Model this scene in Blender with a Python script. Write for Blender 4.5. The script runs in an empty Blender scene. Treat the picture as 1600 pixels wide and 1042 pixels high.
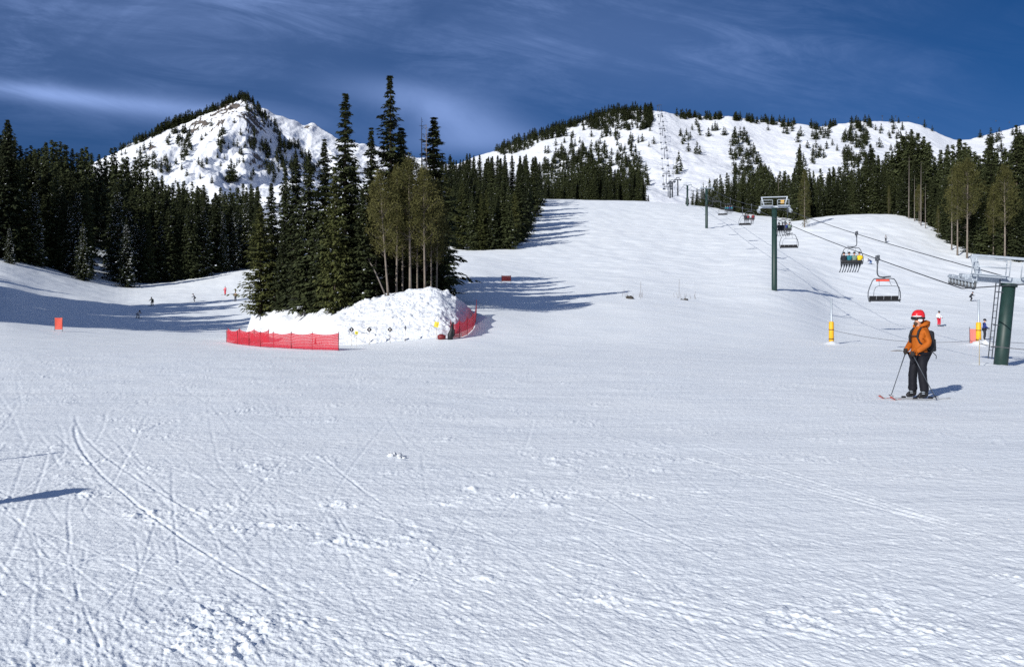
import bpy, bmesh, math, random
import numpy as np
from mathutils import Vector, Matrix

random.seed(7)
RNG = np.random.default_rng(11)
SC = bpy.context.scene
COL = SC.collection
F = 1244.0            # focal length in photo pixels (photo is 1600 wide)
CAMZ = 1.7
HOR = 500.0           # photo row of the level line

def P(px, py, Y):
    return Vector(((px - 800.0) / F * Y, Y, CAMZ + (HOR - py) / F * Y))

# ------------------------------------------------------------------ noise
def _h(ix, iy, seed):
    n = (ix.astype(np.int64) * 374761393 + iy.astype(np.int64) * 668265263 + seed * 974634777) & 0xFFFFFFFF
    n = ((n ^ (n >> 13)) * 1274126177) & 0xFFFFFFFF
    n = n ^ (n >> 16)
    n = (n * 2246822519) & 0xFFFFFFFF
    n = n ^ (n >> 15)
    return (n & 0xFFFFFF).astype(np.float32) / np.float32(0xFFFFFF)

def perlin(x, y, seed=0):
    x0 = np.floor(x); y0 = np.floor(y)
    fx = (x - x0).astype(np.float32); fy = (y - y0).astype(np.float32)
    ix = x0.astype(np.int64); iy = y0.astype(np.int64)
    u = fx * fx * fx * (fx * (fx * 6 - 15) + 10); v = fy * fy * fy * (fy * (fy * 6 - 15) + 10)
    def g(dx, dy):
        a = _h(ix + dx, iy + dy, seed) * np.float32(6.2831853)
        return np.cos(a) * (fx - dx) + np.sin(a) * (fy - dy)
    a = g(0, 0); b = g(1, 0); c = g(0, 1); d = g(1, 1)
    return (a + u * (b - a)) * (1 - v) + (c + u * (d - c)) * v   # about -0.7..0.7

def fbm(x, y, seed=0, octaves=4, gain=.5, lac=2.03):
    s = 0; a = 1.0
    for o in range(octaves):
        s = s + a * perlin(x, y, seed + o * 17)
        x = x * lac; y = y * lac; a *= gain
    return s

def ridged(x, y, seed=0, octaves=4, gain=.5):
    s = 0; a = 1.0
    for o in range(octaves):
        s = s + a * (1 - np.abs(perlin(x, y, seed + o * 31)) * 2.2)
        x = x * 2.07; y = y * 2.07; a *= gain
    return s

def worley(x, y, seed=0):
    ix = np.floor(x).astype(np.int64); iy = np.floor(y).astype(np.int64)
    best = np.full(x.shape, 9.0, np.float32); idv = np.zeros(x.shape, np.float32)
    for dx in (-1, 0, 1):
        for dy in (-1, 0, 1):
            cx = ix + dx; cy = iy + dy
            px = cx + _h(cx, cy, seed); py = cy + _h(cx, cy, seed + 5)
            d = ((px - x) ** 2 + (py - y) ** 2).astype(np.float32)
            m = d < best
            best = np.where(m, d, best); idv = np.where(m, _h(cx, cy, seed + 9), idv)
    return np.sqrt(best), idv

def sstep(a, b, x):
    t = np.clip((x - a) / (b - a), 0, 1)
    return t * t * (3 - 2 * t)

# ------------------------------------------------------------------ materials
def new_mat(name):
    m = bpy.data.materials.new(name); m.use_nodes = True
    nt = m.node_tree; b = nt.nodes['Principled BSDF']
    return m, nt, b

def plain(name, col, rough=.6, metal=0.0, var=0.0, scale=8.0, spec=.4):
    m, nt, b = new_mat(name)
    b.inputs['Roughness'].default_value = rough
    b.inputs['Metallic'].default_value = metal
    b.inputs['Specular IOR Level'].default_value = spec
    if var > 0:
        tc = nt.nodes.new('ShaderNodeTexCoord'); n = nt.nodes.new('ShaderNodeTexNoise')
        n.inputs['Scale'].default_value = scale; n.inputs['Detail'].default_value = 5
        nt.links.new(tc.outputs['Object'], n.inputs['Vector'])
        r = nt.nodes.new('ShaderNodeMapRange')
        r.inputs['From Min'].default_value = .3; r.inputs['From Max'].default_value = .7
        r.inputs['To Min'].default_value = 1 - var; r.inputs['To Max'].default_value = 1 + var
        nt.links.new(n.outputs['Fac'], r.inputs['Value'])
        mx = nt.nodes.new('ShaderNodeVectorMath'); mx.operation = 'SCALE'
        mx.inputs[0].default_value = col[:3]
        nt.links.new(r.outputs[0], mx.inputs['Scale'])
        nt.links.new(mx.outputs[0], b.inputs['Base Color'])
    else:
        b.inputs['Base Color'].default_value = (*col, 1)
    return m

def snow_mat(name, col, scales, rough=.55, wind=None):
    """snow with bump at several scales (size in 1/m, distance in m)"""
    m, nt, b = new_mat(name)
    b.inputs['Roughness'].default_value = rough
    b.inputs['Specular IOR Level'].default_value = .12
    tc = nt.nodes.new('ShaderNodeTexCoord')
    n0 = nt.nodes.new('ShaderNodeTexNoise'); n0.inputs['Scale'].default_value = .35; n0.inputs['Detail'].default_value = 6
    nt.links.new(tc.outputs['Object'], n0.inputs['Vector'])
    cr = nt.nodes.new('ShaderNodeMix'); cr.data_type = 'RGBA'
    cr.inputs['A'].default_value = (col[0] * .955, col[1] * .965, col[2] * .98, 1)
    cr.inputs['B'].default_value = (*col, 1)
    r0 = nt.nodes.new('ShaderNodeMapRange'); r0.inputs['From Min'].default_value = .35; r0.inputs['From Max'].default_value = .65
    nt.links.new(n0.outputs['Fac'], r0.inputs['Value']); nt.links.new(r0.outputs[0], cr.inputs['Factor'])
    nt.links.new(cr.outputs['Result'], b.inputs['Base Color'])
    prev = None
    for sc, dist, det, aniso in scales:
        mp = nt.nodes.new('ShaderNodeMapping'); nt.links.new(tc.outputs['Object'], mp.inputs['Vector'])
        if aniso:
            mp.inputs['Rotation'].default_value = (0, 0, aniso[0]); mp.inputs['Scale'].default_value = (aniso[1], aniso[2], 1)
        n = nt.nodes.new('ShaderNodeTexNoise'); n.inputs['Scale'].default_value = sc; n.inputs['Detail'].default_value = det
        n.inputs['Roughness'].default_value = .6
        nt.links.new(mp.outputs[0], n.inputs['Vector'])
        bp = nt.nodes.new('ShaderNodeBump'); bp.inputs['Strength'].default_value = 1.0; bp.inputs['Distance'].default_value = dist
        nt.links.new(n.outputs['Fac'], bp.inputs['Height'])
        if prev: nt.links.new(prev.outputs[0], bp.inputs['Normal'])
        prev = bp
    if prev: nt.links.new(prev.outputs[0], b.inputs['Normal'])
    return m

def foliage_mat(name, c1, c2, transl=.25):
    m, nt, b = new_mat(name)
    oi = nt.nodes.new('ShaderNodeObjectInfo'); geo = nt.nodes.new('ShaderNodeNewGeometry')
    tc = nt.nodes.new('ShaderNodeTexCoord')
    n = nt.nodes.new('ShaderNodeTexNoise'); n.inputs['Scale'].default_value = 14; n.inputs['Detail'].default_value = 3
    nt.links.new(tc.outputs['Object'], n.inputs['Vector'])
    add = nt.nodes.new('ShaderNodeMath'); add.operation = 'MULTIPLY_ADD'
    nt.links.new(geo.outputs['Random Per Island'], add.inputs[0]); add.inputs[1].default_value = .5
    nt.links.new(n.outputs['Fac'], add.inputs[2])
    add2 = nt.nodes.new('ShaderNodeMath'); add2.operation = 'MULTIPLY_ADD'
    nt.links.new(oi.outputs['Random'], add2.inputs[0]); add2.inputs[1].default_value = .7
    nt.links.new(add.outputs[0], add2.inputs[2])
    mr = nt.nodes.new('ShaderNodeMapRange'); mr.inputs['From Min'].default_value = .5; mr.inputs['From Max'].default_value = 1.6
    nt.links.new(add2.outputs[0], mr.inputs['Value'])
    mx = nt.nodes.new('ShaderNodeMix'); mx.data_type = 'RGBA'
    mx.inputs['A'].default_value = (*c1, 1); mx.inputs['B'].default_value = (*c2, 1)
    nt.links.new(mr.outputs[0], mx.inputs['Factor'])
    nt.links.new(mx.outputs['Result'], b.inputs['Base Color'])
    b.inputs['Roughness'].default_value = .75; b.inputs['Specular IOR Level'].default_value = .15
    return m

def net_mat(name, col, cell=.11, wire=.42, base_alpha=.18):
    m, nt, b = new_mat(name)
    b.inputs['Roughness'].default_value = .6
    b.inputs['Base Color'].default_value = (*col, 1)
    uv = nt.nodes.new('ShaderNodeTexCoord'); sep = nt.nodes.new('ShaderNodeSeparateXYZ')
    nt.links.new(uv.outputs['UV'], sep.inputs[0])
    masks = []
    for ax in ('X', 'Y'):
        d = nt.nodes.new('ShaderNodeMath'); d.operation = 'DIVIDE'; d.inputs[1].default_value = cell
        nt.links.new(sep.outputs[ax], d.inputs[0])
        f = nt.nodes.new('ShaderNodeMath'); f.operation = 'FRACT'; nt.links.new(d.outputs[0], f.inputs[0])
        l = nt.nodes.new('ShaderNodeMath'); l.operation = 'LESS_THAN'; l.inputs[1].default_value = wire
        nt.links.new(f.outputs[0], l.inputs[0]); masks.append(l)
    mx = nt.nodes.new('ShaderNodeMath'); mx.operation = 'MAXIMUM'
    nt.links.new(masks[0].outputs[0], mx.inputs[0]); nt.links.new(masks[1].outputs[0], mx.inputs[1])
    m2 = nt.nodes.new('ShaderNodeMath'); m2.operation = 'MAXIMUM'; m2.inputs[1].default_value = base_alpha
    nt.links.new(mx.outputs[0], m2.inputs[0])
    nt.links.new(m2.outputs[0], b.inputs['Alpha'])
    # thin cloth lets light through
    out = nt.nodes['Material Output']
    tr = nt.nodes.new('ShaderNodeBsdfTranslucent'); tr.inputs['Color'].default_value = (*col, 1)
    ms = nt.nodes.new('ShaderNodeMixShader'); ms.inputs[0].default_value = .3
    tp = nt.nodes.new('ShaderNodeBsdfTransparent')
    ms2 = nt.nodes.new('ShaderNodeMixShader')
    b.inputs['Alpha'].default_value = 1
    for l in list(b.inputs['Alpha'].links): nt.links.remove(l)
    nt.links.new(b.outputs[0], ms.inputs[1]); nt.links.new(tr.outputs[0], ms.inputs[2])
    nt.links.new(m2.outputs[0], ms2.inputs[0]); nt.links.new(tp.outputs[0], ms2.inputs[1]); nt.links.new(ms.outputs[0], ms2.inputs[2])
    nt.links.new(ms2.outputs[0], out.inputs['Surface'])
    return m

M = {}
M['snow'] = snow_mat('piste_snow', (.835, .872, .89), [(9, .016, 5, None), (38, .005, 3, None), (1.3, .045, 4, (.95, .22, 1))])
M['snow_bank'] = snow_mat('ploughed_snow', (.735, .765, .80), [(5, .12, 6, None), (22, .03, 3, None)])
M['tree_snow'] = plain('tree_snow', (.82, .85, .9), .7)
M['fir'] = foliage_mat('fir_needles', (.018, .024, .012), (.058, .070, .028))
M['fir_green'] = foliage_mat('young_fir_needles', (.030, .038, .012), (.085, .092, .030))
M['pine'] = foliage_mat('pine_needles', (.042, .044, .013), (.100, .096, .032))
M['bark'] = plain('dark_bark', (.055, .042, .033), .9, 0, .4, 30)
M['pale_bark'] = plain('pale_bark', (.165, .14, .115), .9, 0, .3, 30)
M['dead_wood'] = plain('dead_wood', (.16, .14, .125), .9, 0, .3, 30)
M['galv'] = plain('galvanised_steel', (.42, .47, .52), .5, .35, .12, 5)
M['tower_green'] = plain('green_tower_paint', (.012, .034, .030), .5, 0, .15, 3)
M['steel_dark'] = plain('dark_steel', (.07, .08, .095), .45, .4, .1, 9)
M['black'] = plain('black_pad', (.012, .013, .016), .6, 0, .2, 12)
M['rubber'] = plain('sheave_rubber', (.09, .095, .10), .6, 0, .2, 20)
M['cable'] = plain('steel_cable', (.045, .05, .058), .5, .5)
M['yellow_pad'] = plain('yellow_pad', (.72, .37, .012), .55, 0, .1, 6)
M['yellow_sign'] = plain('yellow_sign', (.68, .6, .06), .5, 0, .1, 6)
M['orange_box'] = plain('amber_plate', (.62, .36, .06), .5, 0, .1, 6)
M['bamboo'] = plain('bamboo', (.36, .29, .15), .6, 0, .2, 15)
M['sign_black'] = plain('black_sign', (.015, .016, .02), .4, 0, .1, 6)
M['white'] = plain('white_paint', (.78, .78, .78), .5, 0, .05, 6)
M['net'] = net_mat('red_safety_net', (.56, .020, .040), .10, .50, .38)
M['banner'] = net_mat('orange_banner_mesh', (.74, .085, .045), .05, .5, .8)
M['banner_salmon'] = net_mat('salmon_banner_mesh', (.92, .25, .19), .05, .5, .8)
M['net_red_dark'] = plain('rolled_net_plastic', (.14, .012, .014), .6, 0, .3, 20)
M['rock'] = plain('dark_rock', (.05, .045, .04), .9, 0, .4, 2)
M['rope'] = plain('thin_rope', (.10, .10, .11), .8)
M['skin'] = plain('skin', (.48, .25, .17), .55, 0, .08, 30)
M['beard'] = plain('beard_hair', (.06, .035, .022), .85, 0, .3, 60)
M['goggle'] = plain('goggle_lens', (.012, .012, .015), .12, 0, 0)
def cloth(name, col, rough=.75): 
    if name not in M: M[name] = plain(name, col, rough, 0, .14, 14, .25)
    return M[name]

# ------------------------------------------------------------------ object helpers
def tag(o, label=None, cat=None, group=None, kind=None):
    if label: o['label'] = label
    if cat: o['category'] = cat
    if group: o['group'] = group
    if kind: o['kind'] = kind
    return o

def empty(name, loc=(0, 0, 0), rz=0.0, label=None, cat=None, group=None, scale=None):
    o = bpy.data.objects.new(name, None); COL.objects.link(o)
    o.empty_display_size = .2
    o.location = loc; o.rotation_euler = (0, 0, rz)
    if scale: o.scale = scale
    return tag(o, label, cat, group)

def link(name, me, parent=None, loc=None):
    o = bpy.data.objects.new(name, me); COL.objects.link(o)
    if parent is not None: o.parent = parent
    if loc is not None: o.location = loc
    return o

def np_mesh(name, V, Q, mats, midx=None, smooth=False, uv=None):
    """V (n,3) array, Q (m,4) or (m,3) int array"""
    me = bpy.data.meshes.new(name)
    V = np.ascontiguousarray(V, np.float32); Q = np.ascontiguousarray(Q, np.int32)
    k = Q.shape[1]
    me.vertices.add(len(V)); me.vertices.foreach_set('co', V.ravel())
    me.loops.add(Q.size); me.loops.foreach_set('vertex_index', Q.ravel())
    me.polygons.add(len(Q)); me.polygons.foreach_set('loop_start', np.arange(0, Q.size, k, dtype=np.int32))
    for m in mats: me.materials.append(m)
    if midx is not None: me.polygons.foreach_set('material_index', np.ascontiguousarray(midx, np.int32))
    if smooth: me.polygons.foreach_set('use_smooth', np.ones(len(Q), bool))
    me.update(calc_edges=True)
    return me

class MB:
    """collects boxes, tubes, lathes into one mesh"""
    def __init__(s): s.v = []; s.f = []; s.m = []; s.sm = []; s.mi = 0
    def add(s, vs, fs, smooth=False):
        b = len(s.v); s.v += [tuple(v) for v in vs]
        for f in fs: s.f.append(tuple(b + i for i in f)); s.m.append(s.mi); s.sm.append(smooth)
    def box(s, c, size, rot=None, bev=0.0):
        hx, hy, hz = size[0] / 2, size[1] / 2, size[2] / 2
        b = min(bev, hx * .9, hy * .9, hz * .9)
        if b <= 0:
            vs = [Vector((x * hx, y * hy, z * hz)) for z in (-1, 1) for y in (-1, 1) for x in (-1, 1)]
            fs = [(0, 2, 3, 1), (4, 5, 7, 6), (0, 1, 5, 4), (2, 6, 7, 3), (0, 4, 6, 2), (1, 3, 7, 5)]
        else:
            bm = bmesh.new(); bmesh.ops.create_cube(bm, size=1)
            bmesh.ops.scale(bm, vec=(hx * 2, hy * 2, hz * 2), verts=bm.verts)
            bmesh.ops.bevel(bm, geom=bm.edges[:], offset=b, segments=2, profile=.5, affect='EDGES')
            bm.verts.index_update()
            vs = [v.co.copy() for v in bm.verts]; fs = [[v.index for v in f.verts] for f in bm.faces]; bm.free()
        R = rot if rot is not None else Matrix.Identity(3)
        s.add([R @ v + Vector(c) for v in vs], fs)
    def tube(s, pts, r, n=8, cap=True, smooth=True):
        pts = [Vector(p) for p in pts]; k = len(pts)
        rs = r if isinstance(r, (list, tuple)) else [r] * k
        up = Vector((0, 0, 1)); vs = []; fs = []
        prev = None
        for i, p in enumerate(pts):
            d = (pts[min(i + 1, k - 1)] - pts[max(i - 1, 0)])
            d = d.normalized() if d.length > 1e-9 else Vector((0, 0, 1))
            if prev is None:
                a = d.cross(up)
                if a.length < .05: a = d.cross(Vector((1, 0, 0)))
                a.normalize()
            else:
                a = prev - d * prev.dot(d)
                a = a.normalized() if a.length > 1e-6 else d.orthogonal().normalized()
            prev = a; b = d.cross(a)
            for j in range(n):
                t = 2 * math.pi * j / n
                vs.append(p + (a * math.cos(t) + b * math.sin(t)) * rs[i])
        for i in range(k - 1):
            for j in range(n):
                fs.append((i * n + j, i * n + (j + 1) % n, (i + 1) * n + (j + 1) % n, (i + 1) * n + j))
        s.add(vs, fs, smooth)
        if cap:
            b = len(s.v) - len(vs)
            s.f.append(tuple(b + j for j in range(n))[::-1]); s.m.append(s.mi); s.sm.append(False)
            s.f.append(tuple(b + (k - 1) * n + j for j in range(n))); s.m.append(s.mi); s.sm.append(False)
    def ball(s, c, r, seg=12, rings=8, zmin=-1.0, zmax=1.0, rot=None, bump=0.0):
        r = Vector(r) if not isinstance(r, (int, float)) else Vector((r, r, r))
        vs = []; fs = []; a0 = math.asin(zmin); a1 = math.asin(zmax)
        R = rot if rot is not None else Matrix.Identity(3)
        for i in range(rings + 1):
            a = a0 + (a1 - a0) * i / rings
            for j in range(seg):
                t = 2 * math.pi * j / seg
                k = 1 + bump * random.uniform(-1, 1)
                vs.append(R @ Vector((r.x * math.cos(a) * math.cos(t) * k, r.y * math.cos(a) * math.sin(t) * k, r.z * math.sin(a) * k)) + Vector(c))
        for i in range(rings):
            for j in range(seg):
                fs.append((i * seg + j, i * seg + (j + 1) % seg, (i + 1) * seg + (j + 1) % seg, (i + 1) * seg + j))
        s.add(vs, fs, True)
    def mesh(s, name, mats):
        me = bpy.data.meshes.new(name); me.from_pydata(s.v, [], s.f)
        for m in (mats if isinstance(mats, (list, tuple)) else [mats]): me.materials.append(m)
        me.polygons.foreach_set('material_index', s.m); me.polygons.foreach_set('use_smooth', s.sm)
        me.update(); return me
    def build(s, name, mats, parent=None, loc=None):
        return link(name, s.mesh(name, mats), parent, loc)

def copy_tree(o, parent=None):
    c = o.copy(); COL.objects.link(c)
    if parent is not None: c.parent = parent
    for ch in list(o.children): copy_tree(ch, c)
    return c
# ------------------------------------------------------------------ terrain: hill profiles along lines of sight, (distance, photo row)
PROFILE = {
 -400: [(30, 570), (60, 532), (85, 505), (105, 468), (125, 425), (150, 385), (200, 345), (300, 290), (450, 262), (600, 270)],
 0:    [(30, 570), (60, 532), (86, 498), (105, 474), (125, 448), (142, 428), (165, 400), (200, 372), (300, 308), (450, 280), (600, 300)],
 60:   [(30, 570), (60, 534), (92, 503), (112, 482), (138, 455), (158, 430), (172, 412), (210, 385), (300, 308), (450, 285), (600, 300)],
 120:  [(30, 570), (60, 536), (96, 508), (120, 486), (150, 456), (175, 432), (210, 400), (300, 318), (450, 300), (600, 310)],
 190:  [(30, 570), (60, 538), (100, 512), (125, 491), (142, 476), (160, 463), (185, 445), (215, 420), (300, 345), (400, 330), (500, 340), (620, 370)],
 250:  [(30, 570), (60, 539), (103, 515), (125, 495), (142, 477), (165, 461), (190, 443), (230, 412), (300, 362), (400, 340), (500, 350), (620, 380)],
 320:  [(30, 570), (60, 540), (106, 517), (125, 497), (145, 477), (165, 460), (195, 434), (230, 405), (300, 372), (400, 345), (500, 350), (620, 380)],
 390:  [(30, 570), (60, 540), (108, 518), (125, 500), (142, 480), (165, 457), (200, 425), (240, 400), (300, 372), (400, 345), (500, 345), (620, 380)],
 560:  [(30, 570), (55, 540), (75, 520), (100, 500), (150, 455), (200, 412), (250, 382), (300, 352), (400, 320), (500, 320), (620, 370)],
 690:  [(30, 570), (53, 540), (66, 482), (80, 464), (100, 440), (130, 410), (160, 393), (172, 386), (220, 356), (300, 322), (400, 308), (500, 320), (620, 370)],
 740:  [(30, 570), (53, 540), (67, 480), (80, 464), (100, 439), (130, 411), (160, 394), (172, 387), (220, 355), (300, 320), (380, 310), (450, 310), (550, 330), (640, 370)],
 850:  [(30, 570), (53, 541), (68, 497), (80, 476), (100, 452), (130, 422), (160, 397), (200, 370), (250, 342), (300, 322), (345, 312), (380, 311), (430, 316), (520, 340), (640, 380)],
 1000: [(30, 570), (53, 543), (67, 503), (80, 480), (100, 454), (120, 433), (160, 400), (236, 356), (300, 332), (361, 316), (400, 313), (450, 320), (550, 345), (640, 380)],
 1104: [(30, 570), (53, 546), (70, 507), (85, 482), (106, 455), (140, 420), (180, 390), (236, 357), (300, 333), (361, 324), (400, 322), (450, 328), (550, 350), (640, 380)],
 1210: [(30, 570), (40, 560), (53, 548), (75, 508), (90, 480), (106, 450), (140, 416), (180, 386), (230, 360), (280, 345), (320, 340), (400, 340), (600, 370)],
 1260: [(30, 570), (42, 559), (60, 541), (90, 490), (106, 466), (140, 428), (180, 390), (210, 362), (230, 350), (260, 343), (320, 340), (450, 345), (600, 370)],
 1300: [(30, 570), (45, 555), (60, 541), (80, 520), (106, 487), (130, 460), (160, 415), (200, 367), (230, 345), (250, 337), (300, 337), (400, 340), (600, 370)],
 1384: [(30, 570), (45, 555), (60, 541), (93, 509), (130, 468), (160, 423), (200, 377), (230, 346), (252, 335), (300, 335), (400, 330), (600, 360)],
 1430: [(30, 570), (45, 555), (60, 541), (93, 509), (130, 469), (160, 430), (200, 383), (228, 352), (250, 340), (300, 336), (400, 325), (600, 350)],
 1480: [(30, 570), (40, 566), (60, 541), (93, 510), (130, 472), (160, 436), (190, 404), (212, 378), (250, 350), (300, 335), (400, 320), (600, 340)],
 1540: [(30, 572), (37, 573), (60, 541), (93, 512), (130, 474), (150, 452), (170, 425), (188, 404), (230, 372), (300, 340), (400, 318), (600, 335)],
 1600: [(30, 572), (37, 574), (60, 544), (93, 515), (130, 480), (160, 442), (185, 412), (230, 380), (300, 342), (400, 312), (600, 325)],
 1900: [(30, 572), (60, 544), (93, 512), (130, 475), (160, 440), (185, 412), (230, 375), (300, 330), (400, 300), (600, 310)],
}
_pxs = np.array(sorted(PROFILE)); YT0, YT1, NYT = 20.0, 660.0, 320
_ly = np.linspace(math.log(YT0), math.log(YT1), NYT)
TX0, TX1, TDX = -800, 2400, 10
_tab = []
for p in _pxs:
    pr = [(20.0, 0.0)] + [(Y, CAMZ + (HOR - y) / F * Y) for Y, y in PROFILE[int(p)]]
    Ys = np.array([a for a, _ in pr]); Zs = np.array([b for _, b in pr])
    _tab.append(np.interp(np.exp(_ly), Ys, Zs))
_tab = np.array(_tab)
_gx = np.arange(TX0, TX1 + 1, TDX)
TAB = np.stack([np.interp(_gx, _pxs, _tab[:, j]) for j in range(NYT)], 1)
def _smooth(a, k, axis):
    w = np.exp(-.5 * (np.arange(-3 * k, 3 * k + 1) / k) ** 2); w /= w.sum()
    pad = [(0, 0), (0, 0)]; pad[axis] = (3 * k, 3 * k)
    b = np.pad(a, pad, mode='edge')
    return np.apply_along_axis(lambda r: np.convolve(r, w, 'valid'), axis, b)
TAB = _smooth(_smooth(TAB, 2, 0), 3, 1)
_Yv = np.exp(_ly); _w = (sstep(34, 46, _Yv) * sstep(96, 76, _Yv))[None, :]      # the flat eases softly into the slopes
TAB = TAB * (1 - _w) + _smooth(TAB, 11, 1) * _w

def tab_z(X, Y):
    X = np.asarray(X, float); Y = np.asarray(Y, float)
    Yc = np.clip(Y, YT0, YT1 - .01)
    px = np.clip(800 + F * X / Yc, TX0, TX1 - .01)
    u = (px - TX0) / TDX; v = (np.log(Yc) - _ly[0]) / (_ly[1] - _ly[0])
    i = np.clip(u.astype(int), 0, len(_gx) - 2); j = np.clip(v.astype(int), 0, NYT - 2)
    fu = u - i; fv = v - j
    z = (TAB[i, j] * (1 - fu) + TAB[i + 1, j] * fu) * (1 - fv) + (TAB[i, j + 1] * (1 - fu) + TAB[i + 1, j + 1] * fu) * fv
    return np.where(Y < YT0, z * np.clip((Y - 5) / (YT0 - 5), 0, 1), z)

def relief(X, Y):
    """rolls and moguls of the pistes, metres"""
    d = np.asarray(Y, float)
    r = .05 * fbm(X / 5.0, Y / 5.0, 3, 3) * sstep(6, 14, d)
    far = sstep(55, 110, d)
    r = r + far * (.26 * fbm(X / 17., Y / 17., 21, 3) + .08 * fbm(X / 5.2, Y / 4.6, 23, 2) + .05 * perlin(X / 1.9, Y / 1.7, 27))
    mog = sstep(110, 160, d) * sstep(395, 330, d) * sstep(-12, 25, X)
    w, _ = worley(X / 5.0, Y / 6.0, 41)
    r = r + mog * .26 * (.5 - w)
    return r

def base_z(X, Y):
    X = np.atleast_1d(np.asarray(X, float)); Y = np.atleast_1d(np.asarray(Y, float))
    return tab_z(X, Y) + relief(X, Y)

def gz(X, Y): return float(base_z(X, Y)[0])

def track_list():
    """ski tracks: each (cx, cy, R, angle0, angle1, depth, width, pair)"""
    r = random.Random(5); T = []
    def from_pts(p, q, bend, depth, width, pair):
        p = Vector(p); q = Vector(q); d = q - p; L = d.length; n = Vector((-d.y, d.x)) / L
        R = L / max(.02, abs(bend)); s = 1 if bend > 0 else -1
        mid = (p + q) / 2; hgt = math.sqrt(max(R * R - L * L / 4, 0))
        c = mid + n * hgt * s
        T.append((c.x, c.y, R, p.copy(), q.copy(), depth, width, pair))
    def px2g(px, py):
        Y = CAMZ * F / (py - HOR); return ((px - 800) / F * Y, Y)
    # tracks that can be read in the photograph
    for a, b, be, dep, w, pr in [
        ((118, 660), (490, 960), .26, .030, .04, 0), ((118, 645), (360, 830), .22, .02, .04, 0),
        ((815, 655), (1600, 855), -.10, .03, .05, 1), ((800, 728), (1240, 800), .06, .024, .045, 0),
        ((1090, 690), (1600, 850), .05, .03, .05, 1), ((1260, 628), (1600, 700), .05, .03, .06, 1),
        ((880, 800), (1060, 850), .04, .03, .05, 0), ((190, 945), (330, 898), .05, .04, .07, 0),
        ((60, 905), (200, 845), .05, .03, .05, 0), ((400, 690), (480, 672), .02, .03, .05, 0),
        ((500, 710), (600, 790), .05, .02, .04, 0), ((1000, 930), (1330, 1000), .06, .03, .06, 1),
        ((700, 600), (1600, 760), -.05, .016, .05, 1), ((200, 690), (620, 1040), .16, .016, .05, 1),
        ((1020, 800), (1600, 905), .04, .02, .04, 0), ((930, 770), (1130, 880), .05, .02, .04, 0)]:
        from_pts(px2g(*a), px2g(*b), be, dep, w, pr)
    for i in range(330):
        y = 520 + 520 * r.random() ** 1.0
        py = HOR + 45 + 500 * r.random() ** 1.25
        px = r.uniform(-150, 1750); x0, y0 = px2g(px, py)
        if y0 > 34: continue
        if r.random() < .9: a = math.radians(r.gauss(-52, 16))
        else: a = math.radians(r.gauss(58, 22))
        L = r.uniform(.5, 3.2) * (1 + y0 / 9)
        from_pts((x0, y0), (x0 + math.cos(a) * L, y0 + math.sin(a) * L), r.gauss(0, .06) or .05, r.uniform(.005, .019), r.uniform(.025, .05), r.random() < .14)
    for i in range(1500):                                         # a web of faint thin scratches
        py = HOR + 40 + 520 * r.random() ** 1.1; px = r.uniform(-100, 1750); x0, y0 = px2g(px, py)
        if y0 > 26: continue
        a = math.radians(r.gauss(-50, 13)) if r.random() < .85 else math.radians(r.gauss(40, 30)); L = r.uniform(.4, 3.6) * (.6 + y0 / 10)
        from_pts((x0, y0), (x0 + math.cos(a) * L, y0 + math.sin(a) * L), r.gauss(0, .05) or .05, r.uniform(.004, .0195), r.uniform(.016, .034), 0)
    return T

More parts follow.
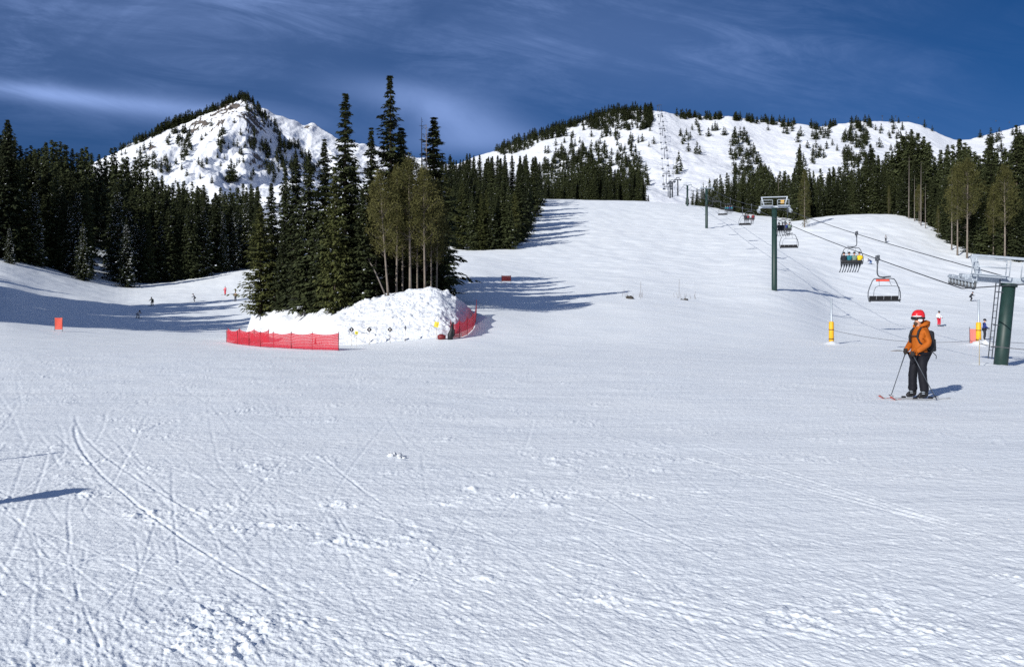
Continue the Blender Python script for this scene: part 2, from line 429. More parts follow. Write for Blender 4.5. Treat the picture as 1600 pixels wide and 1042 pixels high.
def near_detail(X, Y):
    """chopped, skied snow of the foreground"""
    d = np.asarray(Y)
    fade = sstep(75, 30, d)
    z = .012 * fbm(X / 3.1, Y / 3.1, 60, 2)
    # direction of travel: down and to the right
    ca, sa = math.cos(math.radians(-53)), math.sin(math.radians(-53))
    U = X * ca + Y * sa; W = -X * sa + Y * ca
    z = z + .0018 * fbm(U / 2.6, W / .30, 61, 2) + .0016 * fbm(U / .9, W / .055, 64, 3, .6)
    patch = sstep(-.15, .35, fbm(U / 2.6, W / 1.2, 70, 3))
    patch2 = sstep(-.05, .36, fbm(X / .8 + 7, Y / .8, 73, 3))
    edge = sstep(9, 3.5, d)                                    # right at the photographer's feet the snow is most broken
    z = z + (.36 + 1.4 * patch * (.3 + .7 * patch2) + .10 * edge) * .0088 * fbm(U / .17, W / .12, 75, 4, .70)
    z = z + .012 * fbm(U / 7.0, W / .9, 63, 3, .55) * sstep(8, 22, d) + .010 * fbm(X / .7, Y / 1.1, 67, 3, .6) * sstep(8, 20, d)
    w, idv = worley(X / .16 + .3 * perlin(X / .2, Y / .2, 82), Y / .16, 80)
    z = z + np.clip(.46 - w, 0, 1) * (idv ** 3) * .085 * patch * (.25 + .75 * patch2)
    w, idv = worley(X / .062, Y / .062, 84)
    z = z + np.clip(.48 - w, 0, 1) * idv * .040 * (.22 + patch2) * (.3 + .7 * patch)
    w, idv = worley(X / .5, Y / .5, 88)
    big = np.clip(.40 - w, 0, 1) * np.clip(idv - .92, 0, 1) * .9 * patch2
    z = z + big * (1 + 1.2 * fbm(X / .07, Y / .07, 90, 3))
    # the trampled clods at lower left
    g = np.exp(-(((X + 1.75) / .36) ** 2 + ((Y - 4.75) / .5) ** 2))
    w, idv = worley(X / .13 + .5 * perlin(X / .15, Y / .15, 97), Y / .13, 98)
    z = z + g * (np.clip(.55 - w, 0, 1) * idv * idv * .034 + .006 * fbm(X / .08, Y / .08, 99, 3, .6))
    # tracks
    for cx, cy, R, p, q, dep, wd, pair in TRACKS:
        x0, x1 = min(p.x, q.x) - .6, max(p.x, q.x) + .6; y0, y1 = min(p.y, q.y) - .6, max(p.y, q.y) + .6
        i0 = int(np.searchsorted(Y, y0)); i1 = int(np.searchsorted(Y, y1))
        if i1 <= i0: continue
        idx = i0 + np.nonzero((X[i0:i1] > x0) & (X[i0:i1] < x1))[0]
        if len(idx) == 0: continue
        xs = X[idx]; ys = Y[idx]
        rr = np.sqrt((xs - cx) ** 2 + (ys - cy) ** 2)
        D = q - p; L2 = D.length_squared
        t = ((xs - p.x) * D.x + (ys - p.y) * D.y) / L2
        m = sstep(-.02, .10, t) * sstep(1.02, .90, t)
        wd2 = np.maximum(wd * .42, ys * .0022)
        for off in ((0, .11) if pair else (0,)):
            e = (rr - R - off + .012 * perlin(xs * 2, ys * 2, 95)) / wd2
            z[idx] += m * dep * (.24 if dep >= .02 else .135) * (.45 + .55 * sstep(2.5, 8.5, ys)) * (-1.25 * np.exp(-(e * e) * 1.6) + .85 * np.exp(-((e - 1.7) ** 2) * 1.4) + .35 * np.exp(-((e + 1.6) ** 2) * 1.6))
    return .78 * z * fade

TRACKS = track_list()

def build_ground():
    pxs = np.concatenate([np.linspace(-1900, -120, 90), np.linspace(-100, 1700, 1250), np.linspace(1720, 3500, 90)])
    ys = [2.6]
    while ys[-1] < 655:
        Y = ys[-1]
        if Y < 30: dy = max(.0062, .00050 * Y * Y)
        else: dy = .45
        if Y > 45: dy = .32
        if Y > 80: dy = .42
        if Y > 150: dy = .8
        if Y > 300: dy = 1.3
        if Y > 450: dy = 4
        dy = min(dy, .45) if Y < 80 else dy
        ys.append(Y + dy)
    ys = np.array(ys); nx, ny = len(pxs), len(ys)
    PX, Y = np.meshgrid(pxs, ys)
    X = (PX - 800) / F * Y
    Xf = X.ravel(); Yf = Y.ravel()
    z = base_z(Xf, Yf)
    near = np.nonzero((Yf < 78) & (PX.ravel() > -300) & (PX.ravel() < 1900))[0]
    z[near] += near_detail(Xf[near], Yf[near])
    # soft berm of snow round the foot of the near lift tower and the padded posts
    for (mx, my, rr, hh) in SNOW_HEAPS:
        d2 = ((Xf - mx) ** 2 + (Yf - my) ** 2) / rr ** 2
        k = np.nonzero(d2 < 6)[0]
        z[k] += hh * np.exp(-d2[k]) * (1 + .6 * fbm(Xf[k] / .35, Yf[k] / .35, 101, 3))
    V = np.stack([Xf, Yf, z], 1)
    i = np.arange(nx - 1); j = np.arange(ny - 1)
    I, J = np.meshgrid(i, j)
    a = (J * nx + I).ravel()
    Q = np.stack([a, a + 1, a + nx + 1, a + nx], 1)
    # the flat snow behind and beside the camera
    n0 = len(V)
    x0, x1 = X[0, 0], X[0, -1]
    ex = np.array([[-400, -300, -.05], [400, -300, -.05], [x1, 2.6, z[nx - 1]], [x0, 2.6, z[0]], [-400, 2.6, -.05], [400, 2.6, -.05]])
    V = np.concatenate([V, ex])
    Q = np.concatenate([Q, [[n0, n0 + 1, n0 + 5, n0 + 4]]])
    me = np_mesh('ground', V, Q, [M['snow']], smooth=True)
    o = link('ground', me); tag(o, kind='structure')
    print('ground', nx, ny)
    return o

T1 = (16.35 + .175 * 36.7, 36.7)
SNOW_HEAPS = [(T1[0] - .2, T1[1] - .2, .9, .05), (T1[0] - 1.4, T1[1] - .5, .5, .16), (T1[0] + .7, T1[1] - .8, .45, .20),
              ((1299 - 800) / F * 60, 59.7, .55, .22), ((1529 - 800) / F * 60, 59.6, .9, .30), ((1545 - 800) / F * 59, 59, .6, .2),
              ((1530 - 800) / F * 33, 33.2, .25, .08)]

# ------------------------------------------------------------------ the ploughed snow bank below the grove
BANK_TOP = [(376, 497), (395, 489), (410, 482), (430, 484), (450, 488), (470, 484), (500, 486), (540, 480), (560, 474), (600, 466), (640, 456), (672, 451), (688, 454), (702, 461), (716, 470), (730, 481), (742, 492), (752, 500), (770, 495)]
BANK_FRONT = [(376, 70.0), (400, 67), (420, 65), (450, 60.5), (500, 56), (530, 53.8), (600, 53.0), (690, 53.0), (712, 54.2), (728, 57), (742, 61.5), (770, 70)]
def bank_z(X, Y):
    X = np.atleast_1d(np.asarray(X, float)); Y = np.atleast_1d(np.asarray(Y, float))
    px = 800 + F * X / Y
    yt = np.interp(px, [a for a, _ in BANK_TOP], [b for _, b in BANK_TOP])
    yf = np.interp(px, [a for a, _ in BANK_FRONT], [b for _, b in BANK_FRONT])
    wid = np.interp(px, [376, 430, 520, 640, 700, 745, 770], [7.0, 9.0, 8.5, 8.0, 7.5, 4.5, 2.0])
    t = (Y - yf) / wid
    yc = yf + wid
    ztop = CAMZ + (HOR - yt) / F * yc
    g = tab_z(X, Y)
    zfront = tab_z(X, np.maximum(yf, 20)) - .12
    s = np.clip(t, 0, 1); s = np.where(px < 520, s * s * (3 - 2 * s), 1 - (1 - s) ** 1.35)
    z = zfront + (ztop - zfront) * s
    beyond = np.clip((Y - yc) / 16.0, 0, 1)
    z = np.where(t > 1, ztop + (Y - yc) * .05, z)
    z = z * (1 - sstep(0, 1, beyond)) + (g - .5) * sstep(0, 1, beyond)
    rough = sstep(495, 560, px) * sstep(-.05, .12, t) * sstep(1.25, .95, t) * sstep(760, 735, px)
    w1, i1 = worley(X / .62, Y / .5 + z / .5, 120)
    w2, i2 = worley(X / .27, Y / .25 + z / .25, 125)
    w0, i0 = worley(X / 1.5 + .3 * perlin(X, Y, 151), (Y + z) / 1.3, 150)
    va = .35 + .9 * sstep(-.25, .3, fbm(X / 2.2, (Y + z) / 2.2, 155, 2))
    z = z + rough * (.6 - w0) * i0 * .38
    z = z + .8 * rough * va * ((.55 - w1) * (.3 + i1) * .30 + (.5 - w2) * (.3 + i2) * .20 + .24 * fbm(X / .8, (Y + z) / .7, 130, 5, .62))
    soft = 1 - rough
    z = z + soft * sstep(0, .45, t) * sstep(2.2, 1.2, t) * (.85 * perlin(X / 2.3 + .35 * Y, Y / 4.2, 140) + .25 * perlin(X / 1.0, Y / 1.5, 142) + .05 * perlin(X / .45, Y / .45, 141))
    z = np.where((px < 372) | (px > 772) | (t < -.02), g - .6, z)
    side = sstep(372, 402, px) * sstep(772, 752, px)
    z = (g - .6) * (1 - side) + z * side
    return z

def bz(X, Y):
    return max(float(bank_z(X, Y)[0]), gz(X, Y))

def build_bank():
    xs = np.arange(-26.5, -1.2, .055)
    ys = np.concatenate([np.arange(52.3, 77, .06), np.arange(77, 95, .4)])
    X, Y = np.meshgrid(xs, ys); nx, ny = len(xs), len(ys)
    z = bank_z(X.ravel(), Y.ravel())
    V = np.stack([X.ravel(), Y.ravel(), z], 1)
    I, J = np.meshgrid(np.arange(nx - 1), np.arange(ny - 1)); a = (J * nx + I).ravel()
    Q = np.stack([a, a + 1, a + nx + 1, a + nx], 1)
    px = 800 + F * V[:, 0] / V[:, 1]
    ok = (V[:, 2] > tab_z(V[:, 0], V[:, 1]) - .5)
    Q = Q[ok[Q].any(1)]
    me = np_mesh('snow_bank', V, Q, [M['snow_bank']], smooth=True)
    o = link('snow_bank', me); tag(o, kind='structure'); return o

# ------------------------------------------------------------------ the two mountains
class Mountain:
    def __init__(s, name, crest, Y0, y0, Yc, seed, px_step, relief_amp, rock_bands, mat, curve=1.0, jag=0):
        s.name = name
        cx = np.array([a for a, _ in crest], float); cy = np.array([b for _, b in crest], float)
        px = np.arange(cx[0], cx[-1] + .1, px_step)
        yt = np.interp(px, cx, cy)
        k = np.ones(5) / 5; yt = np.convolve(np.pad(yt, 2, mode='edge'), k, 'valid')
        n = 230; m = 26
        t = np.concatenate([np.linspace(0, 1, n), 1 + np.linspace(0, 1, m + 1)[1:]])
        PX, T = np.meshgrid(px, t)
        YT = np.meshgrid(yt, t)[0]
        Yc_ = Yc + 60 * perlin(px / 90, px * 0 + seed, seed)
        YC = np.meshgrid(Yc_, t)[0]
        tt = np.clip(T, 0, 1)
        Y = Y0 + (YC - Y0) * tt + np.clip(T - 1, 0, 1) * 500
        yy = y0 + (YT - y0) * tt ** curve
        X = (PX - 800) / F * Y
        Z = CAMZ + (HOR - yy) / F * Y
        Zc = CAMZ + (HOR - YT) / F * YC
        back = np.clip(T - 1, 0, 1)
        Z = np.where(T > 1, Zc - back * 320, Z)
        X = np.where(T > 1, (PX - 800) / F * YC * (1 + back * .2), X)
        env = np.sin(np.pi * np.clip(tt, 0, 1)) ** .7
        env = np.where(T > 1, np.minimum(back * 3, 1), env)
        nz = (ridged(X / 230, Y / 420, seed, 4) - 1.2) * .62 + .20 * fbm(X / 48, Y / 130, seed + 7, 4)
        nz2 = .15 * fbm(X / 18, Y / 44, seed + 9, 3) + .07 * fbm(X / 8, Y / 10, seed + 13, 2)
        Z = Z + relief_amp * env * nz + relief_amp * .45 * nz2 * (.25 + .75 * env)
        if jag: Z = Z + jag * (1 - env) * (fbm(X / 35, Y * 0, seed + 3, 4) ) * (T <= 1.0)
        rock = np.zeros_like(Z)
        for (bx, by, sx, sy, amt) in rock_bands:      # cliff bands: a step in the slope with bare rock
            u = (PX - bx) / sx; v = (yy - by + (PX - bx) * .25) / sy
            g = np.exp(-u * u - v * v)
            br = fbm(X / 28, Y / 22 + Z / 16, seed + 40, 5, .62)
            rock = np.maximum(rock, amt * g * sstep(-.05, .35, br + .25 * g))
        Z = Z + rock * 9 * (fbm(X / 14, Z / 7, seed + 50, 4, .6))
        s.px, s.Y, s.X, s.Z = px, Y, X, Z
        s.proj = HOR - (Z - CAMZ) * F / Y
        ny, nx = Z.shape
        V = np.stack([X.ravel(), Y.ravel(), Z.ravel()], 1)
        I, J = np.meshgrid(np.arange(nx - 1), np.arange(ny - 1)); a = (J * nx + I).ravel()
        Q = np.stack([a, a + 1, a + nx + 1, a + nx], 1)
        me = np_mesh(name, V, Q, [mat], smooth=True)
        at = me.attributes.new('rock', 'FLOAT', 'POINT'); at.data.foreach_set('value', rock.ravel().astype(np.float32))
        s.obj = tag(link('mountain', me), kind='structure')
    def at(s, px, py):
        """first surface point seen at photo pixel (px,py)"""
        i = int(np.clip(round((px - s.px[0]) / (s.px[1] - s.px[0])), 0, len(s.px) - 1))
        col = s.proj[:230, i]
        k = np.nonzero(col <= py)[0]
        j = k[0] if len(k) else int(np.argmin(col))
        return Vector((s.X[j, i], s.Y[j, i], s.Z[j, i]))
    def crest_at(s, px, back=0):
        i = int(np.clip(round((px - s.px[0]) / (s.px[1] - s.px[0])), 0, len(s.px) - 1))
        j = int(np.argmin(s.proj[:235, i])) - back
        return Vector((s.X[j, i], s.Y[j, i], s.Z[j, i]))

def mountain_mat():
    m, nt, b = new_mat('mountain_snow')
    b.inputs['Roughness'].default_value = .6; b.inputs['Specular IOR Level'].default_value = .2
    tc = nt.nodes.new('ShaderNodeTexCoord')
    at = nt.nodes.new('ShaderNodeAttribute'); at.attribute_name = 'rock'
    n = nt.nodes.new('ShaderNodeTexNoise'); n.inputs['Scale'].default_value = .09; n.inputs['Detail'].default_value = 8; n.inputs['Roughness'].default_value = .65
    nt.links.new(tc.outputs['Object'], n.inputs['Vector'])
    geo = nt.nodes.new('ShaderNodeNewGeometry'); sep = nt.nodes.new('ShaderNodeSeparateXYZ')
    nt.links.new(geo.outputs['Normal'], sep.inputs[0])
    st = nt.nodes.new('ShaderNodeMapRange'); st.inputs['From Min'].default_value = .70; st.inputs['From Max'].default_value = .52
    nt.links.new(sep.outputs['Z'], st.inputs['Value'])
    ad = nt.nodes.new('ShaderNodeMath'); ad.operation = 'MULTIPLY_ADD'; ad.inputs[1].default_value = 1.15
    nt.links.new(at.outputs['Fac'], ad.inputs[0]); 
    s2 = nt.nodes.new('ShaderNodeMath'); s2.operation = 'MULTIPLY'; s2.inputs[1].default_value = .36
    nt.links.new(st.outputs[0], s2.inputs[0]); nt.links.new(s2.outputs[0], ad.inputs[2])
    ad2 = nt.nodes.new('ShaderNodeMath'); ad2.operation = 'ADD'
    nt.links.new(ad.outputs[0], ad2.inputs[0]); nt.links.new(n.outputs['Fac'], ad2.inputs[1])
    ramp = nt.nodes.new('ShaderNodeMapRange'); ramp.inputs['From Min'].default_value = .93; ramp.inputs['From Max'].default_value = 1.05
    nt.links.new(ad2.outputs[0], ramp.inputs['Value'])
    rk = nt.nodes.new('ShaderNodeMix'); rk.data_type = 'RGBA'
    rk.inputs['A'].default_value = (.045, .042, .04, 1); rk.inputs['B'].default_value = (.17, .145, .125, 1)
    nt.links.new(n.outputs['Fac'], rk.inputs['Factor'])
    mx = nt.nodes.new('ShaderNodeMix'); mx.data_type = 'RGBA'; mx.inputs['A'].default_value = (.77, .80, .84, 1)
    nt.links.new(rk.outputs['Result'], mx.inputs['B']); nt.links.new(ramp.outputs[0], mx.inputs['Factor'])
    nt.links.new(mx.outputs['Result'], b.inputs['Base Color'])
    n2 = nt.nodes.new('ShaderNodeTexNoise'); n2.inputs['Scale'].default_value = .16; n2.inputs['Detail'].default_value = 7
    nt.links.new(tc.outputs['Object'], n2.inputs['Vector'])
    bp = nt.nodes.new('ShaderNodeBump'); bp.inputs['Distance'].default_value = 2.2; bp.inputs['Strength'].default_value = .8
    nt.links.new(n2.outputs['Fac'], bp.inputs['Height']); nt.links.new(bp.outputs[0], b.inputs['Normal'])
    return m
# ------------------------------------------------------------------ trees (built one unit tall, scaled to height)
def kites(base, dirv, side, L, W, sag=0.0):
    """leaf-shaped quads from arrays: base point, unit direction, unit side vector, length, width"""
    n = len(base)
    tip = base + dirv * L[:, None]; mid = base + dirv * (L * .42)[:, None]
    tip[:, 2] -= sag * L
    V = np.stack([base, mid + side * (W / 2)[:, None], tip, mid - side * (W / 2)[:, None]], 1).reshape(-1, 3)
    Q = np.arange(4 * n).reshape(n, 4)
    return V, Q

def fir_arrays(seed, tiers=62, per=9, samp=6, R=.125, power=.8, low=.03, snow=.05, droop=.42, twig=.034, gap=.06, ragged=.35, kw=.46):
    r = np.random.default_rng(seed)
    t = np.repeat(np.linspace(low, .992, tiers) + r.normal(0, .003, tiers), per)
    nb = len(t)
    tier_k = np.repeat(1 + ragged * r.normal(0, .55, tiers), per)
    az = np.repeat(r.uniform(0, 6.28, tiers), per) + np.tile(np.arange(per) * 6.283 / per, tiers) + r.normal(0, .25, nb)
    t = np.clip(t + r.normal(0, .42 / tiers, nb), low * .7, .994)
    lump = 1 + .22 * np.sin(az * 2 + r.uniform(0, 6)) * np.sin(t * 17 + r.uniform(0, 6))
    env = R * np.power(np.clip(1 - t, 0, 1), power) * np.minimum(1, .55 + (t - low) * 6) + .0035
    L = env * np.clip(tier_k, .45, 1.6) * lump * r.uniform(.6, 1.12, nb)
    keep = r.random(nb) > gap
    t, az, L = t[keep], az[keep], L[keep]; nb = len(t)
    dr = droop * r.uniform(.6, 1.3, nb) * np.clip(1.25 - t, .2, 1.2)
    outs = []
    s = np.linspace(.12, 1.0, samp)
    S = np.tile(s, nb) + r.normal(0, .03, nb * samp); I = np.repeat(np.arange(nb), samp)
    ca, sa = np.cos(az[I]), np.sin(az[I])
    bx = ca * L[I] * S; by = sa * L[I] * S; bzz = t[I] - dr[I] * L[I] * S + .22 * L[I] * S * S
    base = np.stack([bx, by, bzz], 1)
    for sgn in (-1, 0, 1):
        ang = az[I] + sgn * r.uniform(.5, 1.1, len(I))
        dz = -r.uniform(.2, 1.0, len(I))
        d = np.stack([np.cos(ang), np.sin(ang), dz], 1); d /= np.linalg.norm(d, axis=1)[:, None]
        sd = np.stack([-np.sin(ang), np.cos(ang), r.normal(0, .35, len(I))], 1); sd /= np.linalg.norm(sd, axis=1)[:, None]
        ln = twig * r.uniform(.55, 1.15, len(I)) * np.clip(.35 + L[I] / R, .35, 1.1)
        outs.append(kites(base + r.normal(0, .0015, base.shape), d, sd, ln, ln * kw * r.uniform(.75, 1.25, len(I))))
    V = np.concatenate([o[0] for o in outs]); Q = np.arange(len(V)).reshape(-1, 4)
    mi = np.zeros(len(Q), np.int32)
    if snow > 0:
        k = np.nonzero((r.random(nb) < snow) & (t < .9))[0]
        if len(k):
            S2 = r.uniform(.5, .95, len(k)); b2 = np.stack([np.cos(az[k]) * L[k] * S2, np.sin(az[k]) * L[k] * S2, t[k] - dr[k] * L[k] * S2 + .22 * L[k] * S2 ** 2 + .004], 1)
            for q in range(3):
                ang = az[k] + r.normal(0, .5, len(k)) + (q - 1) * .8
                d = np.stack([np.cos(ang), np.sin(ang), -.45 + .2 * q + 0 * ang], 1); d /= np.linalg.norm(d, axis=1)[:, None]
                sd = np.stack([-np.sin(ang), np.cos(ang), r.normal(0, .4, len(k))], 1); sd /= np.linalg.norm(sd, axis=1)[:, None]
                ln = r.uniform(.010, .024, len(k)) * np.clip(.4 + L[k] / R, .4, 1.2)
                v, qd = kites(b2, d, sd, ln, ln * .75)
                Q = np.concatenate([Q, qd + len(V)]); V = np.concatenate([V, v]); mi = np.concatenate([mi, np.ones(len(qd), np.int32)])
    return V, Q, mi

def pine_arrays(seed, low=.42, R=.15, n=190, leaf=.021, per=25):
    """airy crown of fine upswept sprays"""
    r = np.random.default_rng(seed)
    n = int(n * 1.5)
    t = low + (1 - low) * np.power(r.random(n), .85)
    u = (t - low) / (1 - low)
    env = R * np.power(np.sin(np.pi * np.clip(.12 + u * .86, 0, 1)), .75) * (1 - .25 * u)
    az = r.uniform(0, 6.28, n); rad = env * np.sqrt(r.uniform(.05, 1, n)) * (1 + .22 * np.sin(az * 3 + t * 20))
    c = np.stack([np.cos(az) * rad, np.sin(az) * rad, t], 1)
    I = np.repeat(np.arange(n), per)
    sp = r.normal(0, 1, (len(I), 3)) * np.array([.010, .010, .022])
    base = c[I] + sp
    d = r.normal(0, 1, (len(I), 3)); d[:, 2] = d[:, 2] * .8 + .35; d[:, 0] += np.cos(az[I]) * .5; d[:, 1] += np.sin(az[I]) * .5
    d /= np.linalg.norm(d, axis=1)[:, None]
    sd = np.cross(d, r.normal(0, 1, d.shape)); sd /= np.linalg.norm(sd, axis=1)[:, None]
    ln = leaf * r.uniform(.5, 1.2, len(I))
    V, Q = kites(base, d, sd, ln, ln * .24)
    return V, Q, np.zeros(len(Q), np.int32), c

def trunk_mesh(name, mat, r0=.0095, bend=.0, twigs=0, seed=0, twig_len=.06, twig_lo=.12, twig_hi=.6, limbs=None, top=.995):
    r = random.Random(seed); m = MB()
    k = 9; pts = []; rs = []
    ph = r.uniform(0, 6)
    for i in range(k):
        t = i / (k - 1) * top
        pts.append((bend * math.sin(t * 2.6 + ph) - bend * math.sin(ph), bend * math.cos(t * 2.1 + ph) - bend * math.cos(ph), t - .01)); rs.append(r0 * (1.25 if i == 0 else 1) * (1 - t) ** .8 + .0006)
    m.tube(pts, rs, 8)
    for i in range(twigs):
        t = r.uniform(twig_lo, twig_hi); a = r.uniform(0, 6.28); L = twig_len * r.uniform(.3, 1.1)
        dz = r.uniform(-.5, .35)
        m.tube([(0, 0, t), (math.cos(a) * L * .5, math.sin(a) * L * .5, t + dz * L * .4), (math.cos(a + .2) * L, math.sin(a + .2) * L, t + dz * L)], [.0014, .001, .0005], 4, False)
    if limbs is not None:
        for c in limbs:
            b = Vector((0, 0, max(.1, c[2] - .05 - .25 * math.hypot(c[0], c[1]))))
            m.tube([b, (b + Vector(c)) * .5 + Vector((0, 0, -.006)), Vector(c)], [.0016, .0011, .0004], 4, False)
    return m.mesh(name, mat)

FIRS = []
_specs = [  # R, power, snow, droop, material, twig
    (.125, .75, .08, .45, 'fir', .036), (.145, .85, .10, .40, 'fir', .038), (.115, .70, .03, .5, 'fir', .034),
    (.16, .95, .10, .42, 'fir', .040), (.135, .8, .02, .46, 'fir', .036)]
for i, (R, pw, sn, dr, mt, tw) in enumerate(_specs):
    V, Q, mi = fir_arrays(100 + i, R=R, power=pw, snow=sn, droop=dr, twig=tw)
    FIRS.append((np_mesh('fir_crown', V, Q, [M[mt], M['tree_snow']], mi), trunk_mesh('fir_trunk', M['bark'], .0085, .002, 8, i, .03, .02, .2)))
SNOWY = []
for i in range(3):
    V, Q, mi = fir_arrays(200 + i, R=.13 - .012 * i, power=.85, snow=.55 + .25 * (i == 1), droop=.55, twig=.031)
    SNOWY.append((np_mesh('fir_crown', V, Q, [M['fir'], M['tree_snow']], mi), trunk_mesh('fir_trunk', M['bark'], .0085, .002, 4, i, .03, .02, .2)))
SPIRES = []
for i, (R, pw, gp, rag) in enumerate([(.150, 1.15, .06, .55), (.140, 1.25, .08, .7), (.105, .95, .12, .8)]):
    V, Q, mi = fir_arrays(300 + i, tiers=66, per=8, samp=7, R=R, power=pw, snow=.05, droop=.5, twig=.031, gap=gp, ragged=rag)
    SPIRES.append((np_mesh('fir_crown', V, Q, [M['fir'], M['tree_snow']], mi), trunk_mesh('fir_trunk', M['bark'], .009, .002, 4, 30 + i, .03, .02, .2)))
GREENS = []
for i in range(2):
    V, Q, mi = fir_arrays(400 + i, tiers=56, per=9, samp=6, R=.15 + .02 * i, power=.7, snow=.015, droop=.25, twig=.034, gap=.1)
    GREENS.append((np_mesh('fir_crown', V, Q, [M['fir_green'], M['tree_snow']], mi), trunk_mesh('fir_trunk', M['bark'], .008, .002, 4, 40 + i, .03, .02, .2)))
PINES = []
for i, (lo, R, n) in enumerate([(.38, .15, 230), (.44, .17, 250), (.34, .13, 200), (.40, .15, 210)]):
    V, Q, mi, cc = pine_arrays(500 + i, lo, R, n)
    PINES.append((np_mesh('pine_crown', V, Q, [M['pine']], mi), trunk_mesh('pine_trunk', M['pale_bark'], .0088, .004, 14, 50 + i, .05, .16, .5, [tuple(c) for c in cc[::5]])))
BUSHPINES = []
for i in range(2):
    V, Q, mi, cc = pine_arrays(520 + i, .05, .13, 260, .022, 17)
    BUSHPINES.append((np_mesh('pine_crown', V, Q, [M['pine']], mi), trunk_mesh('pine_trunk', M['pale_bark'], .009, .003, 6, 60 + i, .04, .05, .3, [tuple(c) for c in cc[::6]])))
SNAGS = [trunk_mesh('dead_trunk', M['dead_wood'], .0075, .004, 70, 70 + i, .022, .45, .98) for i in range(2)]
POLES = [trunk_mesh('dead_trunk', M['dead_wood'], .0085, .003, 16, 80 + i, .035, .3, .85) for i in range(2)]

def tree(name, pair, x, y, z, h, label, group=None, wide=1.0, tilt=0.0, tilt_dir=0.0, cat='tree'):
    o = empty(name, (x, y, z - .15), random.uniform(0, 6.28), label, cat, group)
    o.scale = (h * wide, h * wide, h)
    if tilt: o.rotation_euler = (0, tilt, tilt_dir)
    if isinstance(pair, tuple):
        link('trunk', pair[1], o); link('crown', pair[0], o)
    else:
        link('trunk', pair, o)
    return o

ORD = 'first second third fourth fifth sixth seventh eighth ninth tenth eleventh twelfth thirteenth fourteenth fifteenth sixteenth seventeenth eighteenth nineteenth twentieth'.split() + \
      ['twenty-' + w for w in 'first second third fourth fifth sixth seventh eighth ninth'.split()] + ['thirtieth'] + ['thirty-' + w for w in 'first second third fourth fifth sixth seventh eighth ninth'.split()] + ['fortieth'] + ['forty-' + w for w in 'first second third fourth fifth sixth seventh eighth ninth'.split()] + ['fiftieth']

STUFF = []      # (x, y, z, height, lod, wide)
OCC = []

def ipx(tbl, px): return float(np.interp(px, [a for a, _ in tbl], [b for _, b in tbl]))

def top_h(px, Y, z, topy):
    return CAMZ + (HOR - topy) / F * Y - z

